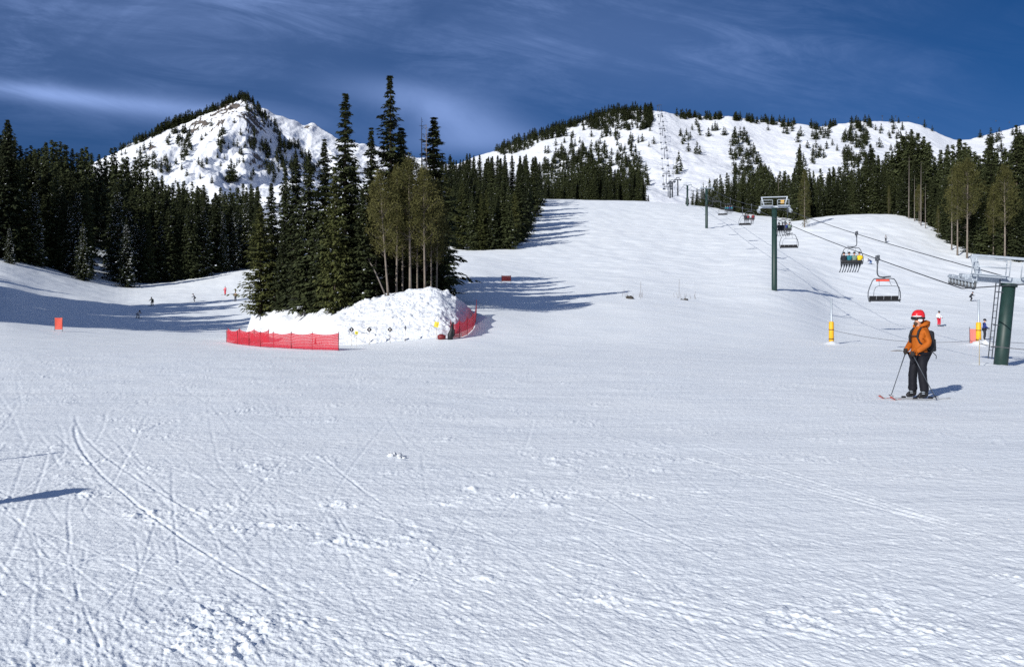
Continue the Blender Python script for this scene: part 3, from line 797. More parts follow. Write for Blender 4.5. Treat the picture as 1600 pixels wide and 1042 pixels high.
def grove():
    G = 'trees of the small grove on the snow bank'
    L = [  # photo column, top row, distance, mesh, width, label
        (407, 318, 63.5, GREENS[1], 1.15, 'low broad fir at the left end of the grove, overhanging the snow gully'),
        (424, 283, 66, FIRS[1], 1.0, 'narrow dark fir beside the broad leftmost fir of the grove'),
        (446, 258, 66, FIRS[3], .85, 'dark fir in the left part of the grove, shorter than the forked pair beside it'),
        (462, 238, 67, FIRS[0], .95, 'slim dark fir of the grove with a thin pointed top left of the tallest trio'),
        (482, 243, 63, FIRS[4], 1.05, 'full dark fir near the front of the grove, reaching down to the snow'),
        (507, 214, 67, SPIRES[2], 1.15, 'thin ragged fir close to the left side of the second tallest tree'),
        (540, 142, 65, SPIRES[0], 1.32, 'second tallest tree of the grove, a broad pointed fir left of the tallest'),
        (523, 262, 61.6, GREENS[0], .85, 'greener fir standing in front of the second tallest tree of the grove'),
        (566, 290, 62.5, FIRS[1], 1.0, 'dark fir behind the leaning dead pole, between green fir and olive pines'),
        (580, 196, 72, SPIRES[2], 1.0, 'slender pointed fir seen in the gap between the two tallest trees'),
        (552, 250, 69, FIRS[3], .85, 'shaded fir deep in the grove between the two tallest firs'),
        (609, 114, 68, SPIRES[1], 1.28, 'tallest tree of the grove, a spire-topped fir against the sky'),
        (627, 196, 69.5, FIRS[2], 1.15, 'fir crowding the right shoulder of the tallest spire'),
        (678, 180, 72, SPIRES[2], 1.55, 'ragged snow-flecked fir right of the two dead snags'),
        (686, 318, 70, FIRS[3], 1.05, 'dark full fir at the right end of the grove, branches down to the snow'),
        (655, 300, 73, FIRS[1], 1.0, 'shaded fir behind the bare pine trunks of the grove'),
        (595, 300, 70, FIRS[4], 1.0, 'shaded fir behind the leftmost bare pine trunk of the grove'),
        (630, 330, 73, FIRS[0], 1.2, 'low shaded fir seen between the bare pine trunks of the grove'),
        (500, 330, 64.5, FIRS[1], .95, 'low dark fir in the middle front of the grove beneath the thin ragged one'),
        (668, 292, 78, FIRS[0], 1.2, 'dark fir deep behind the thickest pale pine trunk of the grove'),
        (684, 268, 84, FIRS[3], 1.1, 'tall dark fir hidden at the back right of the grove'),
        (672, 262, 90, FIRS[1], 1.2, 'back row fir of the grove, seen above the low right-end fir'),
        (656, 270, 86, FIRS[4], 1.2, 'back row fir of the grove behind the dead snags'),
        (687, 282, 96, FIRS[2], 1.3, 'rearmost fir of the grove at its right side'),
        (640, 262, 94, FIRS[0], 1.2, 'rearmost fir of the grove behind its middle pines'),
        (442, 345, 61.5, FIRS[3], .9, 'short dark fir at the front left of the grove, skirts on the snow'),
    ]
    for px, ty, Y, mesh, w, lab in L:
        Y += 9.0 * max(0., min(1., (500 - px) / 50.))
        x = (px - 800) / F * Y; z = bz(x, Y)
        tree('conifer_tree', mesh, x, Y, z, top_h(px, Y, z, ty), lab, G, w)
    GP = 'bare-trunked olive pines of the grove'
    PN = [(607, 268, 61.0, 0, 'front pine with a leaning bare trunk, leftmost of the grove pines'),
          (619, 262, 64, 2, 'second bare pine trunk from the left, just behind the leaning front pine'),
          (629, 285, 65, 3, 'slim pine trunk between the second pine and the thick pale one'),
          (641, 248, 62.5, 1, 'pine with thick pale trunk in the middle of the grove pines'),
          (652, 292, 65.5, 2, 'thin dark-trunked pine between the two thickest pale trunks'),
          (664, 262, 62.0, 0, 'thickest pale pine trunk of the grove, reaching lowest on the bank'),
          (674, 300, 64.5, 3, 'thin pine right of the thickest pale trunk'),
          (682, 285, 65, 2, 'rightmost bare pine trunk of the grove beside the dark full fir'),
          (588, 292, 66, 1, 'olive pine whose crown fills the gap left of the leaning front pine')]
    for px, ty, Y, k, lab in PN:
        x = (px - 800) / F * Y; z = bz(x, Y)
        lean = -.07 if px == 607 else random.uniform(-.012, .012)
        tree('pine_tree', PINES[k], x, Y, z, top_h(px, Y, z, ty), lab, GP, 1.0 if k != 1 else 1.15, lean, 0.0)
    for px, ty, Y, k, lab in [(660, 177, 71, 0, 'taller dead snag with ragged bare top, left of the snow-flecked fir'), (666, 188, 70, 1, 'thinner dead snag touching the taller one, right of it')]:
        x = (px - 800) / F * Y; z = bz(x, Y)
        tree('dead_tree', SNAGS[k], x, Y, z, top_h(px, Y, z, ty), lab, 'dead trees of the grove', 1.1)
    # leaning dead pole
    a = P(604, 471, 61.5); a.z = bz(a.x, a.y); b = P(570, 395, 62.5)
    m = MB(); m.tube([(0, 0, -.1), (b - a) * .5 + Vector((.05, 0, .05)), b - a], [.07, .055, .03], 6)
    for t in (.5, .7, .85): m.tube([(b - a) * t, (b - a) * t + Vector((.35, -.1, .12))], [.012, .005], 4)
    o = empty('dead_tree', a, 0, 'fallen dead pole leaning left against the grove firs', 'tree', 'dead trees of the grove')
    m.build('trunk', M['dead_wood'], o)
    # low twiggy saplings in the snow at the front edge
    for px, Y, h, lab in [(493, 57.0, .55, 'tiny snow-edge sapling below the middle of the grove')]:
        x = (px - 800) / F * Y
        tree('sapling', FIRS[0], x, Y, bz(x, Y) + .12, h, lab, None, 1.6, cat='sapling')

SKY_L = [(-60, 195), (0, 206), (12, 186), (26, 222), (60, 228), (70, 214), (100, 222), (130, 226), (180, 228), (200, 242), (225, 248), (240, 266), (270, 282), (310, 282), (330, 290), (350, 292), (380, 286), (410, 282)]
EDGE_L = [(-120, 150), (-60, 157), (0, 163), (60, 171), (120, 176), (180, 187), (240, 191), (270, 193), (330, 201), (395, 208), (420, 210)]
def left_forest():
    n = 0; front = []
    for row, (dy, sp) in enumerate([(0, 14.0), (8, 13.5), (19, 13.0), (33, 11), (52, 10), (76, 9), (104, 8)]):
        px = -70 + random.uniform(0, 8)
        while px < 408:
            Y = ipx(EDGE_L, px) + dy + random.uniform(-2.5, 2.5)
            gap = 136 < px < 176 and row < 4           # the snow gully between the trees
            if not gap:
                x = (px - 800) / F * Y; z = gz(x, Y); lim = ipx(SKY_L, px)
                h = random.uniform(15, 24) if row < 3 else random.uniform(19, 27)
                ty = HOR - (z + h - CAMZ) * F / Y
                want = lim + abs(random.gauss(0, 16)) + (6 if row < 5 else 0)
                if ty < want or row >= 5: h = max(8, top_h(px, Y, z, want))
                if row < 3 and px > -45: front.append((row, px, x, Y, z, h))
                elif row >= 3: STUFF.append((x, Y, z, h, 1, random.uniform(.8, 1.1)))
            px += sp * random.uniform(.7, 1.35)
    front = [(0, 12, (12 - 800) / F * 166, 166, gz((12 - 800) / F * 166, 166), top_h(12, 166, gz((12 - 800) / F * 166, 166), 185))] + front
    k = 0
    for row, px, x, Y, z, h in sorted(front, key=lambda a: (a[0], a[1])):
        u = random.random()
        if row == 0:
            k += 1
            sn = u < .35
            lab = f"{'snow-laden' if sn else 'dark'} fir, {ORD[k-1]} from the left along the front edge of the left forest"
            if px == 12: lab = 'tallest fir at the left edge of the photo, towering over the left forest'
            tree('conifer_tree', SNOWY[random.randrange(3)] if sn else FIRS[random.randrange(5)], x, Y, z, h, lab, 'firs along the left forest edge', random.uniform(.85, 1.15))
        else:
            sn = u < .3
            w = 'second' if row == 1 else 'third'
            tree('conifer_tree', SNOWY[random.randrange(3)] if sn else FIRS[random.randrange(5)], x, Y, z, h,
                 f"{'snow-dusted' if sn else 'dark'} fir in the {w} rank of the left forest, partly hidden by trees before it",
                 f"{'snow-dusted' if sn else 'dark'} firs in the {w} rank of the left forest", random.uniform(.85, 1.1))
    # single snow-covered firs that stand out
    for px, Y, ty, lab in [(198, 178, 340, 'snow-plastered fir standing forward beside the shaded snow gully'), (130, 171, 345, 'snow-dusted fir on the left lip of the shaded snow gully'), (15, 160, 350, 'small snow-capped fir on the bank at the far left edge')]:
        x = (px - 800) / F * Y; z = gz(x, Y)
        tree('conifer_tree', SNOWY[1], x, Y, z, top_h(px, Y, z, ty), lab, 'firs along the left forest edge', 1.25)

SKY_M = [(680, 246), (715, 238), (740, 233), (760, 242), (780, 238), (800, 240), (820, 233), (840, 246), (852, 266)]
def mid_forest():
    pts = []; tries = 0
    def edge_px(Y): return float(np.interp(Y, [166, 172, 200, 260, 345], [792, 802, 818, 834, 850]))
    while len(pts) < 74 and tries < 9000:
        tries += 1
        Y = 166 + 180 * random.random() ** 1.35; px = random.uniform(688 if Y > 185 else 708, edge_px(Y))
        x = (px - 800) / F * Y
        if all((x - a) ** 2 + (Y - b) ** 2 > 3.2 ** 2 for a, b, _ in pts): pts.append((x, Y, px))
    for Y in (168, 176, 186, 197, 209, 222, 238, 256, 276, 300, 325):     # the sharp right-hand edge of the wedge
        px = edge_px(Y) + random.uniform(-3, 2); pts.append(((px - 800) / F * Y, Y, px))
    k = 0
    for px, Y in [(722, 167), (738, 166), (752, 168), (768, 167), (784, 169)]: pts.append(((px - 800) / F * Y, Y, px))
    for x, Y, px in sorted(pts, key=lambda a: a[1]):
        z = gz(x, Y); lim = ipx(SKY_M, px)
        h = random.uniform(10, 15) if Y < 185 else (random.uniform(14, 19) if Y < 240 else random.uniform(16, 23))
        ty = HOR - (z + h - CAMZ) * F / Y; want = lim + abs(random.gauss(0, 9))
        if ty < want or Y > 290: h = max(7, top_h(px, Y, z, want))
        mesh = GREENS[random.randrange(2)] if (Y < 190 and random.random() < .45) else FIRS[random.randrange(5)]
        if Y < 170.5:
            k += 1
            lab = f'front fir of the forest wedge beside the main piste, {ORD[k-1]} nearest of them'
            g = 'front firs of the forest wedge'
        elif px > edge_px(Y) - 7: lab, g = 'fir on the right-hand edge of the forest wedge, throwing its shadow on the piste', 'firs on the right-hand edge of the forest wedge'
        else: lab, g = 'dark fir inside the forest wedge between the grove and the main piste', 'dark firs inside the forest wedge'
        tree('conifer_tree', mesh, x, Y, z, h, lab, g, random.uniform(.85, 1.15))

SKY_C = [(848, 272), (862, 264), (880, 262), (900, 252), (920, 246), (935, 240), (950, 252), (970, 262), (990, 248), (1000, 254), (1012, 282)]
def crest_forest():
    px = 846; row = 0
    for row, (Y0, sp) in enumerate([(428, 6.2), (440, 6.0), (462, 5.5), (486, 5.5)]):
        px = 846
        while px < 1013 - row * 2:
            Y = Y0 + random.uniform(-5, 5); x = (px - 800) / F * Y; z = gz(x, Y) - .5
            want = ipx(SKY_C, px) + abs(random.gauss(0, 9)) + (14 - row * 5 if row < 3 else 0)
            h = max(6, top_h(px, Y, z, want))
            if row == 0: tree('conifer_tree', FIRS[random.randrange(5)], x, Y, z, h, 'fir in the front row of the dark forest band just beyond the piste crest', 'front row of the forest band beyond the crest', random.uniform(.9, 1.15))
            else: STUFF.append((x, Y, z, h, 1, random.uniform(.8, 1.1)))
            px += sp * random.uniform(.7, 1.3)

SKY_R = [(1076, 306), (1090, 288), (1105, 280), (1125, 270), (1150, 262), (1170, 256), (1190, 254), (1215, 268), (1238, 258), (1250, 226), (1262, 262), (1290, 262), (1320, 246), (1340, 256), (1358, 226), (1375, 240), (1390, 234), (1402, 216), (1424, 203), (1445, 210), (1460, 226), (1480, 226), (1500, 216), (1510, 224), (1530, 240), (1547, 216), (1562, 238), (1580, 226), (1590, 196), (1604, 212), (1700, 200)]
EDGE_R = [(1070, 405), (1100, 400), (1135, 345), (1180, 338), (1230, 300), (1250, 268), (1290, 268), (1400, 266), (1422, 252), (1450, 234), (1480, 212), (1510, 197), (1545, 189), (1600, 186), (1700, 184)]
def right_forest():
    k = 0
    rows = [(3, 13.5), (12, 12.0), (25, 11.5), (42, 9), (64, 8), (92, 8)]
    todo = []
    for row, (dy, sp) in enumerate(rows):
        px = 1074
        while px < 1660:
            Y = ipx(EDGE_R, px) + dy + random.uniform(-2, 2)
            x = (px - 800) / F * Y; z = gz(x, Y); lim = ipx(SKY_R, px)
            h = random.uniform(13, 20) if row < 2 else random.uniform(17, 26)
            if px < 1260: h *= .85
            want = lim + abs(random.gauss(0, 14)) + (8 if row < 3 else 0)
            ty = HOR - (z + h - CAMZ) * F / Y
            if ty < want or row >= 3: h = max(7, top_h(px, Y, z, want))
            if row < 2 and px < 1625: todo.append((row, px, x, Y, z, h))
            elif row >= 2: STUFF.append((x, Y, z, h, 1, random.uniform(.8, 1.1)))
            px += sp * random.uniform(.7, 1.35)
    for row, px, x, Y, z, h in sorted(todo):
        mesh = FIRS[random.randrange(5)]
        if row == 0:
            k += 1
            tree('conifer_tree', mesh, x, Y, z, h, f'dark fir, {ORD[k-1]} from the left along the edge of the forest right of the lift', 'firs along the right forest edge', random.uniform(.85, 1.15))
        else:
            tree('conifer_tree', mesh, x, Y, z, h, 'dark fir in the second rank of the right forest, partly hidden by edge trees', 'firs in the second rank of the right forest', random.uniform(.85, 1.1))
    for px, Y, ty, mesh, w, lab in [
        (1250, 262, 224, SPIRES[0], 1.0, 'tall pointed fir rising behind the olive pine right of the second lift tower'),
        (1241, 268, 262, SPIRES[2], 1.0, 'thin fir directly left of the tall pointed fir behind the lift'),
        (1548, 205, 214, SPIRES[0], 1.2, 'tall broad-shouldered fir above the nearest lift tower'),
        (1588, 208, 194, SPIRES[1], 1.1, 'tallest ragged fir at the right edge of the photo'),
        (1424, 262, 201, FIRS[2], 1.1, 'tall blunt fir standing highest in the middle of the right forest'),
        (1360, 285, 224, FIRS[2], 1.0, 'tall fir rising from the right forest before the open snow slope')]:
        x = (px - 800) / F * Y; z = gz(x, Y)
        tree('conifer_tree', mesh, x, Y, z, top_h(px, Y, z, ty), lab, 'firs along the right forest edge', w)
    for px, Y, ty, mesh, w, lab in [
        (1257, 222, 268, BUSHPINES[0], .95, 'bushy olive pine at the corner of the forest beside the lift line'),
        (1496, 192, 258, PINES[0], .95, 'olive pine with pale bare trunk, left one of the pair at the forest edge'),
        (1511, 189, 251, PINES[1], 1.0, 'broad olive pine with pale bare trunk, right one of the pair at the forest edge'),
        (1570, 186, 262, PINES[3], 1.05, 'olive pine with pale bare trunk above the nearest lift tower'),
        (1552, 190, 290, PINES[2], .8, 'thin bare-trunked pine left of the pine above the nearest tower'),
        (1436, 236, 290, PINES[2], 1.0, 'small olive pine with thin trunk midway along the right forest edge'),
        (1389, 262, 290, BUSHPINES[1], .55, 'small bushy olive pine on the crest in front of the right forest'),
        (1466, 216, 322, BUSHPINES[1], .6, 'short bushy olive pine at the bend of the right forest edge')]:
        x = (px - 800) / F * Y; z = gz(x, Y)
        tree('pine_tree', mesh, x, Y, z, top_h(px, Y, z, ty), lab, 'olive pines of the right forest', w)
    for px, Y, ty, lab in [(1420, 248, 240, 'tall pale dead trunk, leftmost of the row along the right forest edge'), (1429, 240, 272, 'shorter pale dead trunk beside the tallest one at the right forest edge'), (1439, 232, 250, 'pale dead trunk right of the shorter one at the right forest edge'),
                           (1487, 200, 262, 'thick pale dead trunk left of the olive pine pair'), (1446, 228, 285, 'thin dead trunk next to the small olive pine on the right'), (1216, 330, 268, 'thin dead trunk left of the second tower top'), (1222, 330, 272, 'thin dead trunk just right of the second tower top')]:
        x = (px - 800) / F * Y; z = gz(x, Y)
        tree('dead_tree', POLES[len(lab) % 2], x, Y, z, top_h(px, Y, z, ty), lab, 'dead trunks of the right forest', .9)

# ---- far trees on the mountains, placed over the slopes
def inside(poly, x, y):
    c = False; j = len(poly) - 1
    for i in range(len(poly)):
        xi, yi = poly[i]; xj, yj = poly[j]
        if (yi > y) != (yj > y) and x < (xj - xi) * (y - yi) / (yj - yi) + xi: c = not c
        j = i
    return c

def scatter(mt, poly, n, hmin, hmax, clump=0.0, seed=0, mind=2.0):
    r = random.Random(seed); xs = [a for a, _ in poly]; ys = [b for _, b in poly]; done = []; tries = 0
    while len(done) < n and tries < n * 40:
        tries += 1
        px = r.uniform(min(xs), max(xs)); py = r.uniform(min(ys), max(ys))
        if not inside(poly, px, py): continue
        if clump and float(perlin(np.array([px / 14.]), np.array([py / 9.]), 300 + seed)[0]) < clump: continue
        if any((px - a) ** 2 + ((py - b) * 1.5) ** 2 < mind * mind for a, b in done[-200:]): continue
        done.append((px, py)); far_tree(mt, px, py, r.uniform(hmin, hmax), r)

def far_tree(mt, px, py, hp, r=random):
    p = mt.at(px, py)
    h = hp / F * p.y
    STUFF.append((p.x, p.y, p.z - .3, h, 0, r.uniform(1.0, 1.5)))

def far_trees(LM, RM):
    r = random.Random(99)
    # right mountain: wooded shoulder on the left, scattered trees, ridge clumps
    scatter(RM, [(770, 238), (812, 216), (850, 206), (900, 190), (950, 174), (1019, 170), (1019, 196), (1000, 206), (986, 190), (960, 186), (948, 206), (925, 203), (905, 196), (880, 214), (850, 222), (820, 236), (790, 244)], 330, 9, 15, -.30, 1, 2.2)
    scatter(RM, [(955, 176), (985, 172), (990, 200), (965, 215), (945, 216)], 50, 9, 14, -.1, 2, 2.2)
    scatter(RM, [(1004, 172), (1020, 172), (1020, 200), (1006, 202)], 34, 9, 14, 0, 3, 2)
    scatter(RM, [(850, 222), (960, 190), (985, 205), (1000, 240), (930, 245), (850, 262)], 60, 8, 14, 0.06, 4, 3)
    scatter(RM, [(846, 262), (860, 246), (930, 232), (960, 246), (990, 244), (1012, 270), (1012, 300), (850, 300)], 200, 11, 19, -.22, 5, 2.6)
    for a, b, n in [(1058, 1082, 16), (1084, 1098, 8), (1100, 1112, 6), (1114, 1128, 9), (1145, 1160, 8), (1164, 1186, 13), (1188, 1214, 15), (1222, 1240, 8), (1292, 1306, 5), (1268, 1282, 4)]:
        for i in range(n):
            px = r.uniform(a, b); py0 = RM.crest_at(px); yy = HOR - (py0.z - CAMZ) * F / py0.y
            far_tree(RM, px, yy + r.uniform(1.5, 7), r.uniform(9, 14), r)
    for px, py, hp in [(1073, 212, 12), (1076, 220, 14), (1082, 204, 11), (1088, 196, 13), (1092, 206, 14), (1091, 200, 11), (1094, 212, 12), (1064, 214, 13), (1066, 226, 14), (1070, 222, 12), (1078, 218, 13), (1075, 238, 15), (1089, 240, 20), (1093, 242, 15), (1086, 241, 12), (1061, 252, 17), (1058, 272, 24), (1064, 268, 19), (1107, 214, 15), (1117, 205, 16), (1113, 205, 12), (1120, 204, 12), (1131, 212, 14), (1134, 212, 12), (1147, 216, 18), (1157, 213, 15), (1151, 226, 14), (1200, 204, 9), (1022, 226, 12), (1014, 230, 9), (988, 222, 13), (998, 224, 12), (1004, 222, 14), (1015, 205, 8), (1011, 285, 17), (1004, 290, 16), (978, 262, 20), (990, 256, 17)]:
        far_tree(RM, px, py, hp, r)
    scatter(RM, [(1142, 226), (1156, 205), (1164, 214), (1178, 236), (1192, 262), (1216, 290), (1216, 310), (1140, 310), (1146, 270), (1142, 250)], 110, 11, 19, -.25, 6, 2.6)
    scatter(RM, [(1216, 192), (1238, 186), (1244, 206), (1226, 214)], 14, 9, 14, 0, 7, 3)
    scatter(RM, [(1240, 210), (1300, 215), (1320, 240), (1300, 262), (1250, 262)], 26, 10, 17, .0, 8, 4)
    scatter(RM, [(1268, 196), (1300, 200), (1296, 222), (1262, 216)], 14, 9, 15, 0.0, 18, 4)
    scatter(RM, [(1318, 214), (1340, 194), (1362, 196), (1356, 236), (1340, 262), (1318, 262)], 62, 11, 19, -.1, 9, 2.8)
    scatter(RM, [(1364, 200), (1420, 202), (1440, 224), (1420, 240), (1370, 240)], 26, 9, 16, .0, 10, 4)
    for px in (1330, 1336, 1352, 1358, 1393, 1404, 1444, 1456, 1532, 1290, 1297, 1302):
        c = RM.crest_at(px); far_tree(RM, px, HOR - (c.z - CAMZ) * F / c.y + 2, r.uniform(8, 14), r)
    scatter(RM, [(1540, 222), (1600, 208), (1640, 215), (1640, 250), (1540, 250)], 30, 12, 22, 0, 11, 4)
    # left mountain
    for i in range(170):
        px = 188 + 200 * (r.random() ** .8)
        c = LM.crest_at(px); yy = HOR - (c.z - CAMZ) * F / c.y
        far_tree(LM, px, yy + r.uniform(.5, 5), r.uniform(7, 13) + (4 if 240 < px < 300 else 0), r)
    scatter(LM, [(372, 156), (392, 154), (412, 172), (436, 200), (440, 214), (424, 206), (400, 190)], 62, 7, 12, 0, 20, 2.2)
    scatter(LM, [(436, 214), (462, 226), (500, 262), (480, 284), (440, 262), (424, 236)], 66, 10, 17, -.05, 21, 2.8)
    scatter(LM, [(400, 222), (440, 240), (450, 282), (420, 276)], 26, 10, 16, -.1, 22, 3)
    scatter(LM, [(283, 262), (300, 236), (296, 208), (270, 204), (262, 224), (280, 236)], 34, 7, 15, -.05, 23, 2.6)
    scatter(LM, [(188, 240), (280, 200), (400, 190), (440, 240), (470, 290), (190, 290)], 70, 7, 14, .10, 24, 4)
    scatter(LM, [(340, 214), (352, 205), (352, 240), (342, 240)], 10, 10, 15, 0, 25, 2.5)
    scatter(LM, [(388, 212), (400, 210), (398, 238), (390, 236)], 8, 10, 15, 0, 26, 2.5)
    for px, py, hp in [(361, 284, 36), (366, 284, 28), (357, 285, 22), (228, 262, 24), (222, 266, 20), (243, 268, 22), (258, 262, 18), (262, 270, 20), (238, 262, 16), (196, 242, 9), (190, 244, 10), (316, 264, 14)]:
        far_tree(LM, px, py, hp, r)

def build_stuff():
    lods = {}
    for lod, specs in {0: [(11, 8, 2, .20), (12, 7, 2, .17), (10, 8, 2, .24)], 1: [(28, 8, 2, .15), (30, 8, 2, .13), (28, 8, 2, .17), (29, 8, 2, .14)]}.items():
        lods[lod] = []
        for i, (ti, pe, sa, R) in enumerate(specs):
            V, Q, mi = fir_arrays(700 + lod * 10 + i, tiers=ti, per=pe, samp=sa, R=R, power=.8, snow=.05 if lod else 0, twig=.13 if lod == 0 else .065, gap=.03, kw=.62, droop=.4)
            lods[lod].append((V, Q, mi))
    Vs, Qs, Ms = [], [], []; n = 0
    r = random.Random(3)
    for x, y, z, h, lod, w in STUFF:
        V, Q, mi = r.choice(lods[lod]); a = r.uniform(0, 6.28); c, s = math.cos(a), math.sin(a)
        W = np.empty_like(V)
        W[:, 0] = (V[:, 0] * c - V[:, 1] * s) * h * w + x; W[:, 1] = (V[:, 0] * s + V[:, 1] * c) * h * w + y; W[:, 2] = V[:, 2] * h + z
        Vs.append(W); Qs.append(Q + n); Ms.append(mi); n += len(V)
    me = np_mesh('distant_forest', np.concatenate(Vs), np.concatenate(Qs), [M['fir'], M['tree_snow']], np.concatenate(Ms))
    o = link('distant_forest', me)
    tag(o, 'dark firs scattered over the two mountains and crowding the back of the forests', 'forest', None, 'stuff')
    print('stuff trees', len(STUFF), 'quads', len(me.polygons))

def offframe_wood():
    """the wood beyond the left edge whose shadow lies over the left piste"""
    r = random.Random(17); Vs, Qs = [], []; n = 0
    V, Q, mi = fir_arrays(760, tiers=34, per=8, samp=3, R=.15, snow=0, twig=.07, gap=.02, kw=.6)
    for x, y, h in OFF_TREES:
        a = r.uniform(0, 6.28); c, s = math.cos(a), math.sin(a); W = np.empty_like(V)
        W[:, 0] = (V[:, 0] * c - V[:, 1] * s) * h + x; W[:, 1] = (V[:, 0] * s + V[:, 1] * c) * h + y; W[:, 2] = V[:, 2] * h + gz(x, y) - .2
        Vs.append(W); Qs.append(Q + n); n += len(V)
    me = np_mesh('forest', np.concatenate(Vs), np.concatenate(Qs), [M['fir']])
    tag(link('forest', me), 'fir wood beyond the left side of the photo, shading the lower left piste', 'forest', None, 'stuff')
# ------------------------------------------------------------------ chairlift
SL, A0, GAUGE = .175, 16.35, 2.0
LANG = -math.atan(SL)                       # the line runs up the hill, turned a little to the right
UPV = Vector((SL, 1, 0)).normalized()
def rope_x(side, Y): return A0 + side * GAUGE * 1.015 + SL * Y

ROPE_NODES = {}
def rope_z(side, Y):
    """height of the rope: straight between towers with a little sag"""
    N = [(-6, 2.95), (36.7, 3.15), (105.8, 16.2), (235.7, 40.2), (361, 62.3), (430, 70.5)]
    for (a, za), (b, zb) in zip(N, N[1:]):
        if Y <= b:
            t = (Y - a) / (b - a); L = b - a
            return za + (zb - za) * t - 4 * t * (1 - t) * L * L * .00006
    return N[-1][1]

def build_cable(side, lab):
    ys = sorted(list(np.arange(-4, 430, 3.0)) + [34.0, 34.8, 35.6, 36.2, 36.7, 37.2, 37.8, 38.6, 39.4]); m = MB()
    m.tube([(rope_x(side, y), y, rope_z(side, y)) for y in ys], [.022 + .00010 * max(0, y) for y in ys], 6)
    o = m.build('haul_cable', M['cable']); tag(o, lab, 'cable', 'haul cables of the chairlift')

def chair_parts():
    """four-seat chair hanging from its grip at the origin, facing +y"""
    P_ = {}
    m = MB(); m.box((0, 0, .02), (.16, .62, .16), bev=.03); m.box((0, -.18, .13), (.12, .16, .14), bev=.03); m.box((0, .18, .13), (.12, .16, .14), bev=.03)
    m.tube([(-.06, -.2, .2), (.06, -.2, .2)], .09, 10); m.tube([(-.06, .2, .2), (.06, .2, .2)], .09, 10); m.box((0, 0, -.12), (.1, .18, .2), bev=.02)
    P_['grip'] = (m.mesh('chair_grip', M['steel_dark']),)
    m = MB(); m.tube([(0, 0, -.1), (.01, 0, -.45), (.02, 0, -.8), (-.02, 0, -.98), (-.12, 0, -1.07), (-.3, 0, -1.10), (-.78, 0, -1.06)], .042, 8)
    m.box((-.38, 0, -1.14), (.14, .12, .09), bev=.02)
    P_['hanger'] = (m.mesh('chair_hanger', M['steel_dark']),)
    # frame hoop, centred .38 to the side of the grip like a real offset hanger
    cx = -.38; m = MB()
    hoop = []
    for s in (-1, 1):
        pts = [(cx, 0, -1.19), (cx + s * .45, 0, -1.19), (cx + s * .60, 0, -1.22), (cx + s * .70, .0, -1.36), (cx + s * .86, .02, -1.75), (cx + s * .95, .04, -2.05), (cx + s * .96, .06, -2.35), (cx + s * .90, .04, -2.62), (cx + s * .88, .25, -2.66)]
        m.tube(pts, .031, 8)
        m.tube([(cx + s * .30, 0, -1.19), (cx + s * .33, .18, -1.5), (cx + s * .36, .36, -1.66)], .012, 6)
    m.tube([(cx - .88, .0, -2.6), (cx + .88, .0, -2.6)], .028, 8)
    P_['frame'] = (m.mesh('chair_frame', M['steel_dark']),)
    m = MB()
    for i in range(4): m.box((cx - .66 + i * .44, .24, -2.56), (.425, .50, .085), bev=.03)
    P_['seat'] = (m.mesh('chair_seat', M['black']),)
    m = MB(); R = Matrix.Rotation(math.radians(-12), 3, 'X')
    for i in range(4): m.box((cx - .66 + i * .44, -.03, -2.40), (.425, .06, .24), R, .025)
    P_['backrest'] = (m.mesh('chair_backrest', M['black']),)
    m = MB()
    m.tube([(cx - .93, .05, -1.78), (cx - .72, .34, -1.70), (cx - .4, .42, -1.66), (cx + .42, .42, -1.66), (cx + .62, .46, -1.76), (cx + .72, .50, -2.0), (cx + .74, .5, -2.3)], .016, 6)
    m.tube([(cx - .74, .5, -2.3), (cx - .74, .5, -1.9), (cx - .72, .40, -1.72)], .016, 6)
    P_['restraint_bar'] = (m.mesh('chair_bar', M['steel_dark']),)
    return P_

def make_chair(protos, Y, side, label, swing=0.0, extra=None):
    o = empty('chairlift_chair', (rope_x(side, Y), Y, rope_z(side, Y) - .05), LANG + (math.pi if side < 0 else 0), label, 'lift chair', 'chairs on the nearer chairlift')
    o.rotation_euler = (0, swing, o.rotation_euler[2])
    for n, (me,) in protos.items(): link(n, me, o)
    return o

def sheave_train(n, wide=.34, gap=.42):
    """a rocker beam with n wheels along local y; wheel tops carry the rope at z=0"""
    beam = MB(); wheels = []
    L = n * gap
    beam.box((.09, 0, -.02), (.05, L * .98, .09), bev=.015); beam.box((-.09, 0, -.02), (.05, L * .98, .09), bev=.015)
    for i in range(n):
        y = -L / 2 + gap * (i + .5)
        w = MB(); w.tube([(-.045, y, -.20), (.045, y, -.20)], wide / 2, 18); w.mi = 1; w.tube([(-.052, y, -.20), (.052, y, -.20)], wide * .26, 12); w.mi = 0
        wheels.append(w)
        beam.box((.075, y, -.11), (.03, .07, .2)); beam.box((-.075, y, -.11), (.03, .07, .2))
    for i in range(n // 2):
        y = -L / 2 + gap * (2 * i + 1)
        beam.box((0, y, .06), (.24, .5, .09), bev=.02)
    beam.box((0, 0, .16), (.2, .5, .16), bev=.03)
    beam.tube([(0, -L / 2, -.02), (0, -L / 2, .22)], .018, 6)
    return beam, wheels

